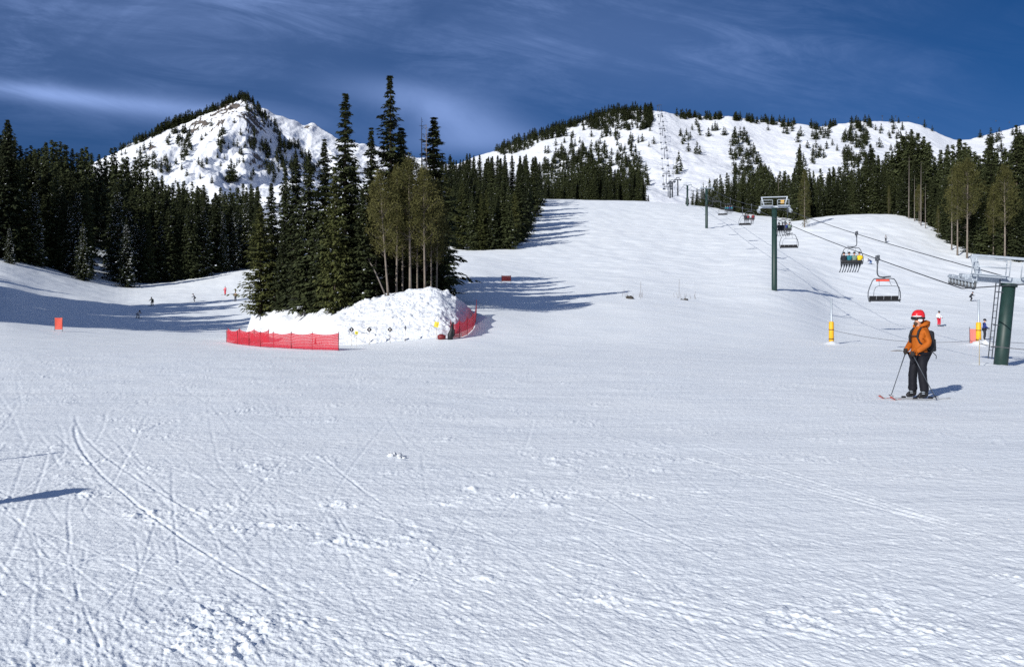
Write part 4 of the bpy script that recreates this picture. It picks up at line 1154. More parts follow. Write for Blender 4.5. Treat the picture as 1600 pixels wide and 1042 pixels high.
def lift_tower(Y, zbase, ztop, r, nsheave, label, tilt=0.0, ladder=True, plate=False, under=False):
    x = A0 + SL * Y
    o = empty('lift_tower', (x, Y, zbase), LANG, label, 'lift tower', 'steel towers of the nearer chairlift')
    o.rotation_euler = (0, tilt, LANG)
    h = ztop - zbase
    rz = rope_z(1, Y) - zbase                       # rope height above the foot
    m = MB(); m.tube([(0, 0, -.8), (0, 0, .9), (0, 0, h - .05)], [r * 1.0, r, r * .93], 24)
    m.tube([(0, 0, h - .12), (0, 0, h + .02)], r * 1.18, 24)
    pole = m.build('pole', M['tower_green'], o)
    m = MB(); m.box((0, 0, h + .16), (2 * GAUGE - .1, .30, .28), bev=.03)
    m.box((0, 0, h + .07), (.9, .55, .1), bev=.02)
    for s in (-1, 1): m.box((s * (GAUGE - .12), 0, h + .10), (.24, .5, .36), bev=.03)
    arm = m.build('crossarm', M['galv'], o)
    # lifting frame above the arm
    m = MB(); tw, bw, fh = 1.66, 1.30, (.95 if under else 1.22)
    for s in (-1, 1):
        d = Vector((s * (tw - bw), 0, fh)); R = Vector((0, 0, 1)).rotation_difference(d.normalized()).to_matrix()
        m.box((s * (tw + bw) / 2, 0, h + .28 + fh / 2), (.25 if under else .15, .14, fh), R, .015)
    m.box((0, 0, h + .28 + fh - .03), (2 * tw + .10, .128, .12), bev=.015)
    m.build('lifting_frame', M['galv'], o)
    # work platform with rails
    m = MB(); 
    for s in (-1, 1):
        m.box((s * 1.05, -.55, h + .30), (1.5, .42, .04))
        for yy in (-.75, -.36):
            m.tube([(s * .32, yy, h + .30), (s * .32, yy, h + .98), (s * .36, yy, h + 1.02), (s * 1.72, yy, h + 1.02), (s * 1.76, yy, h + .98), (s * 1.76, yy, h + .30)], .021, 6)
            m.tube([(s * .32, yy, h + .66), (s * 1.76, yy, h + .66)], .016, 6)
    m.build('catwalk', M['galv'], o)
    for s in (-1, 1):
        b, wh = sheave_train(nsheave)
        st = b.build('sheave_assembly', M['galv'], o, (s * GAUGE * 1.0, 0, rz + (.29 if under else .06)))
        st.rotation_euler = (math.atan(.13 if under else .187), 0, 0)
        for w in wh: w.build('sheave', [M['rubber'], M['galv']], st)
    if ladder:
        m = MB(); lx = -r - .22
        for yy in (-.2, .2): m.box((lx, yy - .1, h * .5 + .25), (.036, .04, h - .5 + .3))
        k = int((h - .8) / .3)
        for i in range(k): m.tube([(lx, -.3, .75 + i * .3), (lx, .1, .75 + i * .3)], .016, 6)
        for zz in (.9, h * .5, h - .4): m.box((lx + .14, -.1, zz), (.3, .04, .04))
        m.build('ladder', M['steel_dark'], o)
    if plate:
        m = MB(); m.box((.98, -.3, h + .82), (.46, .05, .56), bev=.02); m.build('tower_plate', M['orange_box'], o)
    return o

def far_tower(x, y, z, h, lab, grp, w=1.3):
    m = MB(); m.tube([(0, 0, -1), (0, 0, h)], [.42, .32], 8); m.box((0, 0, h), (4.4 * w, .5, .45)); 
    for s in (-1, 1): m.box((s * 2.2 * w, 0, h - .1), (.4, 3.0, .5))
    m.box((0, 0, h + 1.0), (2.4 * w, .3, .3)); m.box((-1.2 * w, 0, h + .5), (.25, .25, 1)); m.box((1.2 * w, 0, h + .5), (.25, .25, 1))
    o = m.build('lift_tower', M['steel_dark'], None, (x, y, z)); tag(o, lab, 'lift tower', grp); return o

def far_lift(RM):
    g = 'towers of the distant lift up the mountain'
    base = [(1044.5, 308), (1041.5, 288), (1037.5, 250), (1034.5, 213), (1032, 192), (1030, 176)]
    names = ['lowest tower of the distant lift, just above the crest of the piste', 'second lowest tower of the distant lift line', 'tall tower halfway up the distant lift line', 'tower above the halfway one on the distant lift line', 'second highest tower of the distant lift line', 'topmost tower of the distant lift on the skyline']
    tops = []
    for (px, py), n in zip(base, names):
        p = RM.at(px, py); h = (16 if py > 220 else 11) / F * p.y
        far_tower(p.x, p.y, p.z, h, n, g, 1.5); tops.append(Vector((p.x, p.y, p.z + h)))
    cm = MB()
    cm.box((0, 0, 0), (1.9, .5, .22)); cm.box((0, -.3, .45), (1.9, .12, .7)); cm.tube([(0, -.1, .8), (0, -.1, 3.0)], .10, 5)
    cm.tube([(-.95, -.1, .1), (-.7, -.1, 1.5), (.7, -.1, 1.5), (.95, -.1, .1)], .09, 5)
    me = cm.mesh('far_chair', M['steel_dark']); k = 0
    for s in (-1, 1):
        m = MB(); pts = []
        for a, b in zip(tops, tops[1:]):
            for i in range(8):
                t = i / 8; p = a.lerp(b, t); pts.append(p + Vector((s * 3.2, 0, -4 * t * (1 - t) * 4)))
        pts.append(tops[-1] + Vector((s * 3.2, 0, 0)))
        m.tube(pts, .09, 4); tag(m.build('haul_cable', M['cable']), 'thin cable of the distant lift climbing to the mountain top', 'cable', 'cables of the distant lift')
        for i in range(2, len(pts) - 1, 2 if s > 0 else 3):
            p = pts[i]; o = link('chairlift_chair', me, None, p - Vector((0, 0, 3.0))); o.rotation_euler = (0, 0, random.uniform(-.2, .2)); o.scale = (1.35, 1.35, 1.35)
            tag(o, 'tiny chair hanging on the distant lift line up the mountain', 'lift chair', 'chairs of the distant lift')
    # summit station mast of that lift and the lift standing on the far right ridge
    c = RM.crest_at(1028); far_tower(c.x, c.y, c.z - 1, 9 / F * c.y, 'small mast on the skyline at the head of the distant lift', g, .8)
    gr = 'masts and chairs of the ridge lift on the right skyline'
    c1 = RM.crest_at(1379); c2 = RM.crest_at(1400)
    far_tower(c1.x, c1.y, c1.z - 1, 9 / F * c1.y, 'left of the two thin lift masts on the right snow dome', gr, .5)
    far_tower(c2.x, c2.y, c2.z - 1, 10 / F * c2.y, 'right of the two thin lift masts on the right snow dome', gr, .4)
    for px, py, lab in [(1419, 180, 'left one of two tiny chairs above the right snow dome'), (1435, 182, 'right one of two tiny chairs above the right snow dome'), (1556, 187, 'faint tiny chair in the sky left of the right edge'), (1577, 189, 'tiny chair in the sky nearest the right edge of the photo')]:
        c = RM.crest_at(px); Y = c.y - 10
        o = link('chairlift_chair', me, None, P(px, py + 3, Y)); o.scale = (1.1, 1.1, 1.1); tag(o, lab, 'lift chair', gr)
    cm2 = [P(px, py, RM.crest_at(px).y - 10) for px, py in [(1379, 180), (1400, 180)]]

def base_station_masts():
    """cluster of portals and masts where the second lift begins beyond the crest"""
    g = 'masts around the foot of the upper lift'
    for px, pt, Y, h, w, lab in [(1047, 296, 420, 6.6, .55, 'left mast of the close pair at the foot of the upper lift'), (1050.5, 294, 424, 7.2, .6, 'right mast of the close pair at the foot of the upper lift'), (1059, 291, 424, 7.6, .7, 'single mast right of the close pair at the foot of the upper lift')]:
        p = P(px, pt, Y); far_tower(p.x, p.y, p.z - h * .55, h, lab, g, w)

# ------------------------------------------------------------------ people
def grow(name, pts, edges, radii, mats, root=0, levels=1, smooth=True):
    """one continuous skin grown over a skeleton"""
    me = bpy.data.meshes.new(name); me.from_pydata([tuple(p) for p in pts], edges, [])
    ob = bpy.data.objects.new(name + '_tmp', me); COL.objects.link(ob)
    sk = ob.modifiers.new('s', 'SKIN'); sk.use_smooth_shade = True; sk.branch_smoothing = .3
    lay = me.skin_vertices[0].data
    for i, r in enumerate(radii):
        lay[i].radius = (r, r) if isinstance(r, (int, float)) else r
        lay[i].use_root = (i == root)
    if levels:
        sb = ob.modifiers.new('u', 'SUBSURF'); sb.levels = levels; sb.render_levels = levels
    bpy.context.view_layer.update()
    dg = bpy.context.evaluated_depsgraph_get(); ev = ob.evaluated_get(dg)
    out = bpy.data.meshes.new_from_object(ev, preserve_all_data_layers=False, depsgraph=dg)
    bpy.data.objects.remove(ob); bpy.data.meshes.remove(me)
    out.name = name; out.materials.clear()
    for m in (mats if isinstance(mats, (list, tuple)) else [mats]): out.materials.append(m)
    if smooth: out.polygons.foreach_set('use_smooth', np.ones(len(out.polygons), bool))
    return out

class Skel:
    def __init__(s): s.p = []; s.e = []; s.r = []
    def v(s, p, r, to=None):
        s.p.append(Vector(p)); s.r.append(r); i = len(s.p) - 1
        if to is not None: s.e.append((to, i))
        return i
    def chain(s, start, items):
        for p, r in items: start = s.v(p, r, start)
        return start
    def grow(s, name, mats, levels=1): return grow(name, s.p, s.e, s.r, mats, 0, levels)

# poses: joint table, x forward, y left, z up, metres
POSES = {
 'stand': dict(hip=(0, .1, .95), knee=(.05, .11, .52), ankle=(0, .12, .12), toe=(.16, .12, .05), spine=(0, 0, 1.15), chest=(.02, 0, 1.33), neck=(0, 0, 1.5), head=(.04, 0, 1.66), sh=(0, .19, 1.42), el=(.03, .30, 1.16), wr=(.24, .26, 1.02)),
 'glide': dict(hip=(-.06, .12, .78), knee=(.16, .16, .45), ankle=(-.02, .16, .12), toe=(.14, .16, .05), spine=(.02, 0, .98), chest=(.14, 0, 1.13), neck=(.20, 0, 1.27), head=(.29, 0, 1.40), sh=(.16, .19, 1.20), el=(.20, .34, .96), wr=(.42, .36, .92)),
 'tuck': dict(hip=(-.16, .11, .62), knee=(.16, .15, .40), ankle=(-.03, .15, .12), toe=(.13, .15, .05), spine=(.03, 0, .76), chest=(.20, 0, .86), neck=(.34, 0, .95), head=(.45, 0, 1.04), sh=(.24, .18, .90), el=(.30, .32, .68), wr=(.50, .30, .74)),
 'sit': dict(hip=(0, .1, .10), knee=(.44, .12, .08), ankle=(.50, .12, -.34), toe=(.64, .12, -.42), spine=(-.04, 0, .30), chest=(-.05, 0, .50), neck=(-.03, 0, .67), head=(.01, 0, .82), sh=(-.04, .19, .58), el=(.05, .27, .34), wr=(.28, .18, .26)),
}
def base_layer(me, zneck):
    for p in me.polygons: p.material_index = 0 if p.center.z > zneck else 1
    return me
_pm = {}
def pose_meshes(pose):
    if pose in _pm: return _pm[pose]
    J = {k: Vector(v) for k, v in POSES[pose].items()}
    fl = lambda v, s: Vector((v.x, v.y * s, v.z))
    pel = Vector((J['hip'].x, 0, J['hip'].z + .03))
    out = {}
    b = Skel(); r = b.v(pel, .09); c = b.chain(r, [(J['spine'], .085), (J['chest'], .085)]); n = b.chain(c, [(J['neck'], .06)])
    hd = b.chain(n, [(J['head'] - Vector((0, 0, .05)), (.085, .075)), (J['head'] + Vector((0, 0, .05)), (.09, .08))])
    for s in (-1, 1):
        b.chain(r, [(fl(J['hip'], s), .06), (fl(J['knee'], s), .05), (fl(J['ankle'], s), .045), (fl(J['toe'], s), .04)])
        w = fl(J['wr'], s); e = fl(J['el'], s); d = (w - e).normalized()
        b.chain(c, [(fl(J['sh'], s), .045), (e, .035), (w, .032), (w + d * .06, (.042, .03)), (w + d * .13 + Vector((0, 0, -.02)), (.034, .022))])
    out['body'] = base_layer(b.grow('person_body', [M['skin'], M['black']]), J['neck'].z)
    b = Skel(); lo = pel + Vector((0, 0, -.06)); r = b.v(J['spine'], (.18, .145)); b.chain(r, [(pel, (.175, .15)), (lo, (.185, .16))])
    c = b.chain(r, [(J['chest'], (.19, .15))]); b.chain(c, [(J['chest'].lerp(J['neck'], .55), (.14, .12)), (J['neck'], (.085, .085))])
    for s in (-1, 1): b.chain(c, [(fl(J['sh'], s), .10), (fl(J['el'], s), .075), (fl(J['wr'], s), .058)])
    out['jacket'] = b.grow('jacket', M['white'])
    b = Skel(); r = b.v(pel, (.165, .14))
    for s in (-1, 1): b.chain(r, [(fl(J['hip'], s) + Vector((0, s * .01, -.03)), .115), (fl(J['knee'], s), .092), (fl(J['ankle'], s) + Vector((0, 0, .05)), .082)])
    out['trousers'] = b.grow('trousers', M['black'])
    for s in (-1, 1):
        b = Skel(); a = fl(J['ankle'], s); t = fl(J['toe'], s); k = (t - a); k.z = 0
        r = b.v(a + Vector((0, 0, .12)), .062); b.chain(r, [(a + Vector((0, 0, -.04)), .058), (t, .048)])
        out['boot' + str(s)] = b.grow('ski_boot', M['black'], 1)
    m = MB(); h = J['head']; m.ball(h + Vector((-.012, 0, .045)), (.128, .118, .125), 14, 8, -.35, 1); out['helmet'] = m.mesh('helmet', M['black'])
    m = MB(); m.tube([h + Vector((.085, -.075, .0)), h + Vector((.108, -.04, .0)), h + Vector((.114, 0, .0)), h + Vector((.108, .04, .0)), h + Vector((.085, .075, .0))], .036, 8); out['goggles'] = m.mesh('goggles', M['goggle'])
    for s in (-1, 1):
        a = fl(J['ankle'], s); t = fl(J['toe'], s); d = (t - a); d.y = 0; d.normalize()
        if pose != 'sit': d = Vector((1, 0, 0))
        base = Vector((a.x + .03, a.y, 0.0)) if pose != 'sit' else a + Vector((.06, 0, -.14))
        m = MB(); ski_shape(m, base, d, 1.68); out['ski' + str(s)] = m.mesh('ski', M['steel_dark'])
    _pm[pose] = out; return out

def ski_shape(m, c, d, L, tip=.10):
    c = Vector(c); side = Vector((-d.y, d.x, 0)); side = side.normalized() if side.length > .01 else Vector((0, 1, 0)); up = side.cross(d) * -1 if False else Vector((0, 0, 1))
    prof = [(-.5, .030, .02), (-.47, .046, 0), (-.2, .040, 0), (0, .036, .006), (.2, .040, 0), (.40, .054, 0), (.455, .05, .03), (.49, .034, .07), (.505, .012, .10)]
    vs = []; fs = []
    for u, w, z in prof:
        for zz in (0, .014):
            for s in (-1, 1): vs.append(c + d * (u * L + .08) + side * (s * w) + up * (z + zz + .004))
    for i in range(len(prof) - 1):
        a = i * 4; b = a + 4
        fs += [(a + 2, a + 3, b + 3, b + 2), (a + 1, a, b, b + 1), (a, a + 2, b + 2, b), (a + 3, a + 1, b + 1, b + 3)]
    fs += [(0, 1, 3, 2), (len(vs) - 4, len(vs) - 2, len(vs) - 1, len(vs) - 3)]
    m.add(vs, fs)

def colour(o, mat):
    if len(o.material_slots):
        o.material_slots[0].link = 'OBJECT'; o.material_slots[0].material = mat

def person(pose, loc, rz, label, jacket, trousers, helmet, group=None, skis=True, scale=1.0, poles=False, ski_mat=None, tilt=0.0, boots=None):
    P_ = pose_meshes(pose)
    o = empty('person', loc, rz, label, 'person', group); o.scale = (scale,) * 3
    if tilt: o.rotation_euler = (tilt, 0, rz)
    link('body', P_['body'], o)
    colour(link('jacket', P_['jacket'], o), jacket); colour(link('trousers', P_['trousers'], o), trousers); colour(link('helmet', P_['helmet'], o), helmet)
    link('goggles', P_['goggles'], o)
    for s in (-1, 1):
        b = link('boot', P_['boot%d' % s], o)
        if boots: colour(b, boots)
        if skis: 
            k = link('ski', P_['ski%d' % s], o)
            if ski_mat: colour(k, ski_mat)
    return o

def held_poles(o, pose, lab, group, tipx=-.25, spread=.12, ln=1.1):
    """two poles held by a person; poles are things of their own"""
    J = POSES[pose]; w = Vector(J['wr'])
    mw = Matrix.Translation(o.location) @ o.rotation_euler.to_matrix().to_4x4() @ Matrix.Scale(o.scale[0], 4)
    for s, nm in ((1, 'left'), (-1, 'right')):
        a = Vector((w.x + .08, w.y * s, w.z + .06)); b = Vector((w.x + tipx, (w.y + spread) * s, max(.02, w.z + .06 - ln)))
        A = mw @ a; B = mw @ b; m = MB(); D = B - A
        m.tube([(0, 0, 0), D], [.012, .009], 6); m.tube([(0, 0, 0), D * .12], .02, 6); m.tube([D * .93, D * .94], .05, 8)
        tag(m.build('ski_pole', M['steel_dark'], None, A), lab.replace('$', nm), 'ski pole', group)
def main_skier():
    X0, Y0 = 8.88, 17.35; rz = math.radians(191); SCL = (.94, .94, 1.03)
    z0 = ground_here(X0, Y0)
    o = empty('person', (X0, Y0, z0), rz, 'skier in orange jacket and red helmet standing alone on the near snow at the right', 'person'); o.scale = SCL
    fl = lambda v, s: Vector((v[0], v[1] * s, v[2]))
    hip, knee, ank, toe = (0, .10, .96), (.03, .125, .54), (-.02, .14, .17), (.13, .14, .10)
    hipR, kneeR, ankR, toeR = (0, .10, .96), (.08, .13, .54), (.06, .15, .17), (.21, .15, .10)
    legs = {1: (hip, knee, ank, toe), -1: (hipR, kneeR, ankR, toeR)}
    sh, el, wr = (.0, .185, 1.46), (-.06, .245, 1.19), (.20, .15, 1.00)
    shR, elR, wrR = (.0, .185, 1.46), (.02, .245, 1.19), (.27, .11, 1.03)
    arms = {1: (sh, el, wr), -1: (shR, elR, wrR)}
    hy = math.radians(-14); hx = Vector((math.cos(hy), math.sin(hy), 0)); hs = Vector((-hx.y, hx.x, 0))   # the head looks to his right
    H = Vector((.05, 0, 1.70))
    # body, one skin from boots to crown
    b = Skel(); r = b.v((0, 0, .99), .09); c = b.chain(r, [((0, 0, 1.15), .085), ((.0, 0, 1.36), .085)])
    n = b.chain(c, [((.01, 0, 1.53), .062), (H + Vector((0, 0, -.07)) - hx * .0, (.072, .066))])
    b.chain(n, [(H + hx * .045 + Vector((0, 0, -.085)), (.042, .036)), (H + hx * .075 + Vector((0, 0, -.095)), (.022, .02))])       # jaw and chin
    hd = b.chain(n, [(H + Vector((0, 0, .0)), (.088, .08)), (H + Vector((0, 0, .08)), (.09, .082))])
    ns = b.chain(hd - 1, [(H + hx * .085 + Vector((0, 0, -.01)), .016), (H + hx * .118 + Vector((0, 0, -.03)), .012)])
    for s in (-1, 1):
        L = legs[s]; b.chain(r, [(fl(L[0], s), .06), (fl(L[1], s), .045), (fl(L[2], s), .035), (fl(L[3], s), .03)])
        A = arms[s]; b.chain(c, [(fl(A[0], s), .045), (fl(A[1], s), .034), (fl(A[2], s), .030)])
    bme = base_layer(b.grow('person_body', [M['skin'], cloth('orange_shell', (.36, .088, .006)), M['black']], 2), 1.535)
    for p in bme.polygons:
        if p.center.z < .9: p.material_index = 2
    link('body', bme, o)
    m = MB(); R = Matrix.Rotation(hy, 3, 'Z')
    m.ball(H + hx * .026 + Vector((0, 0, -.098)), (.064, .064, .044), 14, 8, rot=R, bump=.05); m.build('beard', M['beard'], o)
    for s in (-1, 1): m = MB(); 
    # jacket
    jk = cloth('orange_shell', (.36, .088, .006)); 
    b = Skel(); r = b.v((0, 0, 1.10), (.185, .155)); b.chain(r, [((.005, 0, .97), (.185, .16)), ((.01, 0, .86), (.195, .168))])
    c = b.chain(r, [((.005, 0, 1.27), (.195, .155)), ((-.01, 0, 1.40), (.19, .14))]); b.chain(c, [((0, 0, 1.50), (.10, .095)), ((.015, 0, 1.565), (.088, .088))])
    for s in (-1, 1):
        A = arms[s]; e = Vector(fl(A[1], s)); w = Vector(fl(A[2], s)); S0 = Vector(fl(A[0], s))
        b.chain(c, [(S0, .092), (S0.lerp(e, .55), .082), (e, .076), (e.lerp(w, .5), .070), (w, .060)])
    jm = b.grow('shell_jacket', jk, 2)
    V = np.empty(len(jm.vertices) * 3, np.float32); jm.vertices.foreach_get('co', V); V = V.reshape(-1, 3)      # creases in the cloth
    nn = np.empty(len(jm.vertices) * 3, np.float32); jm.vertices.foreach_get('normal', nn); nn = nn.reshape(-1, 3)
    k = .011 * fbm(V[:, 2] / .085 + V[:, 0] / .3, V[:, 1] / .11, 5, 3); V += nn * k[:, None]; jm.vertices.foreach_set('co', V.ravel())
    link('jacket', jm, o)
    m = MB()                                                                                                      # hood folded at the nape
    m.ball((-.11, 0, 1.555), (.125, .15, .085), 18, 10, rot=Matrix.Rotation(.35, 3, 'Y'), bump=.03)
    m.tube([(.07, -.10, 1.54), (-.02, -.155, 1.575), (-.13, -.13, 1.615), (-.18, 0, 1.625), (-.13, .13, 1.615), (-.02, .155, 1.575), (.07, .10, 1.54)], [.03, .04, .045, .048, .045, .04, .03], 8)
    m.build('hood', jk, o)
    # trousers
    tr = cloth('black_trousers', (.006, .0065, .011))
    b = Skel(); r = b.v((0, 0, .97), (.172, .15))
    for s in (-1, 1):
        L = legs[s]; a = Vector(fl(L[2], s)); kn = Vector(fl(L[1], s)); h = Vector(fl(L[0], s))
        b.chain(r, [(h + Vector((0, s * .01, -.07)), .122), (h.lerp(kn, .55), .112), (kn, .098), (kn.lerp(a, .5), .098), (a + Vector((0, 0, .06)), .104), (a + Vector((0, 0, -.02)), .106)])
    tm = b.grow('ski_trousers', tr, 2)
    V = np.empty(len(tm.vertices) * 3, np.float32); tm.vertices.foreach_get('co', V); V = V.reshape(-1, 3)
    nn = np.empty(len(tm.vertices) * 3, np.float32); tm.vertices.foreach_get('normal', nn); nn = nn.reshape(-1, 3)
    V += nn * (.012 * fbm(V[:, 2] / .06, V[:, 0] / .15 + V[:, 1] / .15, 9, 3))[:, None]; tm.vertices.foreach_set('co', V.ravel())
    link('trousers', tm, o)
    # helmet with white brim strip, goggles resting on it, ear pad
    m = MB(); HR = Matrix.Rotation(hy, 3, 'Z')
    m.ball(H + Vector((0, 0, .055)) - hx * .012, (.142, .122, .135), 24, 14, -.25, 1, rot=HR)
    m.ball(H + Vector((0, 0, .055)) - hx * .06, (.10, .118, .135), 20, 10, -.75, 1, rot=HR)
    hm = m.build('helmet', cloth('red_helmet', (.55, .022, .03), .3), o)
    m = MB(); pts = [H + Vector((0, 0, .05)) + hx * (.132 * math.cos(a)) - hx * .012 + hs * (.126 * math.sin(a)) for a in np.linspace(-1.75, 1.75, 15)]
    m.tube(pts, .011, 6); m.build('brim', M['white'], hm)
    for s in (-1, 1):
        m = MB(); m.ball(H + hs * (s * .098) + Vector((0, 0, -.028)) - hx * .022, (.052, .028, .044), 12, 8, rot=HR); m.build('ear_pad', M['white'], hm)
    m = MB(); pts = [H + Vector((0, 0, .012)) + hx * (.112 * math.cos(a)) + hs * (.098 * math.sin(a)) for a in np.linspace(-1.15, 1.15, 11)]
    m.tube(pts, .038, 8); m.build('goggles', M['goggle'], o)
    m = MB(); pts = [H + Vector((0, 0, .012)) + hx * (.14 * math.cos(a)) - hx * .015 + hs * (.128 * math.sin(a)) for a in np.linspace(1.1, 2 * math.pi - 1.1, 17)]
    for dz in (-.012, 0, .012): m.tube([p + Vector((0, 0, dz)) for p in pts], .010, 6)
    m.build('goggle_strap', M['black'], o)
    # gloves: palm, thumb and four curled fingers round each pole grip
    gm = cloth('dark_glove', (.03, .024, .022)); hands = {}
    for s in (-1, 1):
        A = arms[s]; w = Vector(fl(A[2], s)); e = Vector(fl(A[1], s)); d = (w - e).normalized()
        inn = Vector((0, -s, 0)); inn = (inn - d * inn.dot(d)).normalized(); up = d.cross(inn) * (1 if s > 0 else -1)
        if up.z < 0: up = -up
        b = Skel(); r = b.v(w + d * .01, .040); p = b.chain(r, [(w + d * .05, (.040, .030)), (w + d * .085, (.042, .026))])
        for q in range(4):
            off = up * (.030 - .020 * q); ln = (1, 1.08, 1.02, .85)[q]; st = w + d * .088 + off
            b.chain(p, [(st + d * .018, .0125), (st + d * (.036 * ln) + inn * .022, .0115), (st + d * (.022 * ln) + inn * .050, .0105), (st - d * .004 + inn * .052, .0095)])
        b.chain(r, [(w + d * .045 + up * .034 + inn * .018, .014), (w + d * .075 + up * .036 + inn * .038, .0125), (w + d * .092 + up * .022 + inn * .05, .011)])
        link('glove', b.grow('ski_glove', gm, 1), o)
        hands[s] = w + d * .082 + inn * .030
    # backpack with harness
    bp = cloth('black_pack', (.02, .021, .025))
    m = MB(); m.box((-.24, 0, 1.22), (.17, .27, .46), Matrix.Rotation(.06, 3, 'Y'), .06); m.box((-.33, 0, 1.14), (.07, .22, .27), Matrix.Rotation(.06, 3, 'Y'), .03)
    pk = m.build('backpack', bp, o)
    for s in (-1, 1):
        m = MB(); pts = [(-.16, s * .10, 1.44), (-.08, s * .115, 1.545), (.03, s * .12, 1.53), (.125, s * .125, 1.44), (.165, s * .13, 1.32), (.12, s * .165, 1.2), (.0, s * .205, 1.12), (-.16, s * .13, 1.04)]
        for q in (-.016, 0, .016): m.tube([Vector(p) + Vector((0, q, 0)) for p in pts], .012, 6)
        m.build('shoulder_strap', bp, pk)
    m = MB(); m.tube([(.165, -.13, 1.34), (.182, 0, 1.34), (.165, .13, 1.34)], .012, 6); m.build('chest_strap', bp, pk)
    m = MB(); m.tube([(-.20, .14, 1.03), (-.28, .2, .92), (-.30, .17, .86)], .009, 5); m.build('hip_strap', bp, pk)
    # boots and skis
    for s in (-1, 1):
        L = legs[s]; a = Vector(fl(L[2], s)); t = Vector(fl(L[3], s)); h = Vector((a.x, a.y, .075))
        b = Skel(); r = b.v(a + Vector((-.01, 0, .13)), .075); b.chain(r, [(a + Vector((-.02, 0, .0)), .072), (h + Vector((-.05, 0, .015)), (.05, .055)), (h + Vector((.06, 0, .01)), (.05, .055)), (h + Vector((.17, 0, 0)), (.045, .048))])
        bt = link('ski_boot', b.grow('ski_boot', cloth('boot_shell', (.018, .018, .02), .4), 1), o)
        m = MB()
        for q in (.05, .11, .2): m.box((a.x + .07 - q * .15, a.y, .1 + q * .6), (.05, .115, .018))
        m.build('buckle', M['galv'], bt)
        m = MB(); ski_shape(m, (a.x + .02, a.y, .0), Vector((1, 0, 0)), 1.52); m.build('ski', cloth('grey_ski', (.36, .37, .39), .4), o)
        sk = o.children[-1] if False else [q for q in bpy.data.objects if q.parent == o and q.name.startswith('ski') and not q.name.startswith('ski_')][-1]
        for q in ((-.16, .09), (.24, .08)): m = MB(); m.box((a.x + q[0], a.y, .035), (q[1], .07, .05), bev=.01); m.build('binding', M['black'], sk)
        m = MB(); prof = [(.515, .0455, .0215), (.59, .0475, .0215), (.67, .0495, .0225), (.735, .049, .044), (.788, .036, .082)]
        vs = []; fs = []
        for u, w_, z in prof:
            for q in (-1, 1): vs.append((a.x + .10 + u, a.y + q * w_, z))
        for i in range(len(prof) - 1): fs.append((2 * i, 2 * i + 2, 2 * i + 3, 2 * i + 1))
        m.add(vs, fs); m.build('ski_tip', cloth('red_ski_tip', (.72, .07, .035), .4), sk)
    # the two poles
    mw = Matrix.Translation((X0, Y0, z0)) @ Matrix.Rotation(rz, 4, 'Z') @ Matrix.Diagonal((*SCL, 1))
    for s, tipl, nm in ((-1, (.78, .02, .03), 'ski pole in the orange skier\'s far hand, slanting forward to the left'), (1, (-.10, .42, .03), 'ski pole in the orange skier\'s near hand, slanting back past his legs')):
        g = hands[s]; t = Vector(tipl); d = (g - t).normalized(); top = g + d * .07
        Aw = mw @ t; D = (mw @ top) - Aw; L = D.length
        po = empty('ski_pole', Aw, 0, nm, 'ski pole', 'ski poles of the orange skier')
        m = MB(); m.tube([(0, 0, 0), D * .05], [.004, .007], 6); m.tube([D * .05, D * .6, D * .9], [.008, .0095, .0105], 8); m.build('shaft', M['steel_dark'], po)
        m = MB(); m.tube([D * .88, D * .9, D * .99, D], [.014, .017, .019, .012], 8); m.build('grip', M['black'], po)
        bk = MB(); dn = D.normalized(); q1 = dn.orthogonal().normalized(); q2 = dn.cross(q1); cc = D * .06
        bk.tube([cc - dn * .006, cc + dn * .006], .030, 10)
        for a in range(6):
            an = a * math.pi / 3; bk.tube([cc, cc + (q1 * math.cos(an) + q2 * math.sin(an)) * .055], [.008, .005], 4)
        bk.build('basket', M['black'], po)

def ground_here(X, Y):
    x = np.array([X]); y = np.array([Y])
    return float(base_z(x, y)[0] + .0)

def gp(px, Y, bank=False):
    x = (px - 800) / F * Y
    return Vector((x, Y, bz(x, Y) if bank else gz(x, Y)))

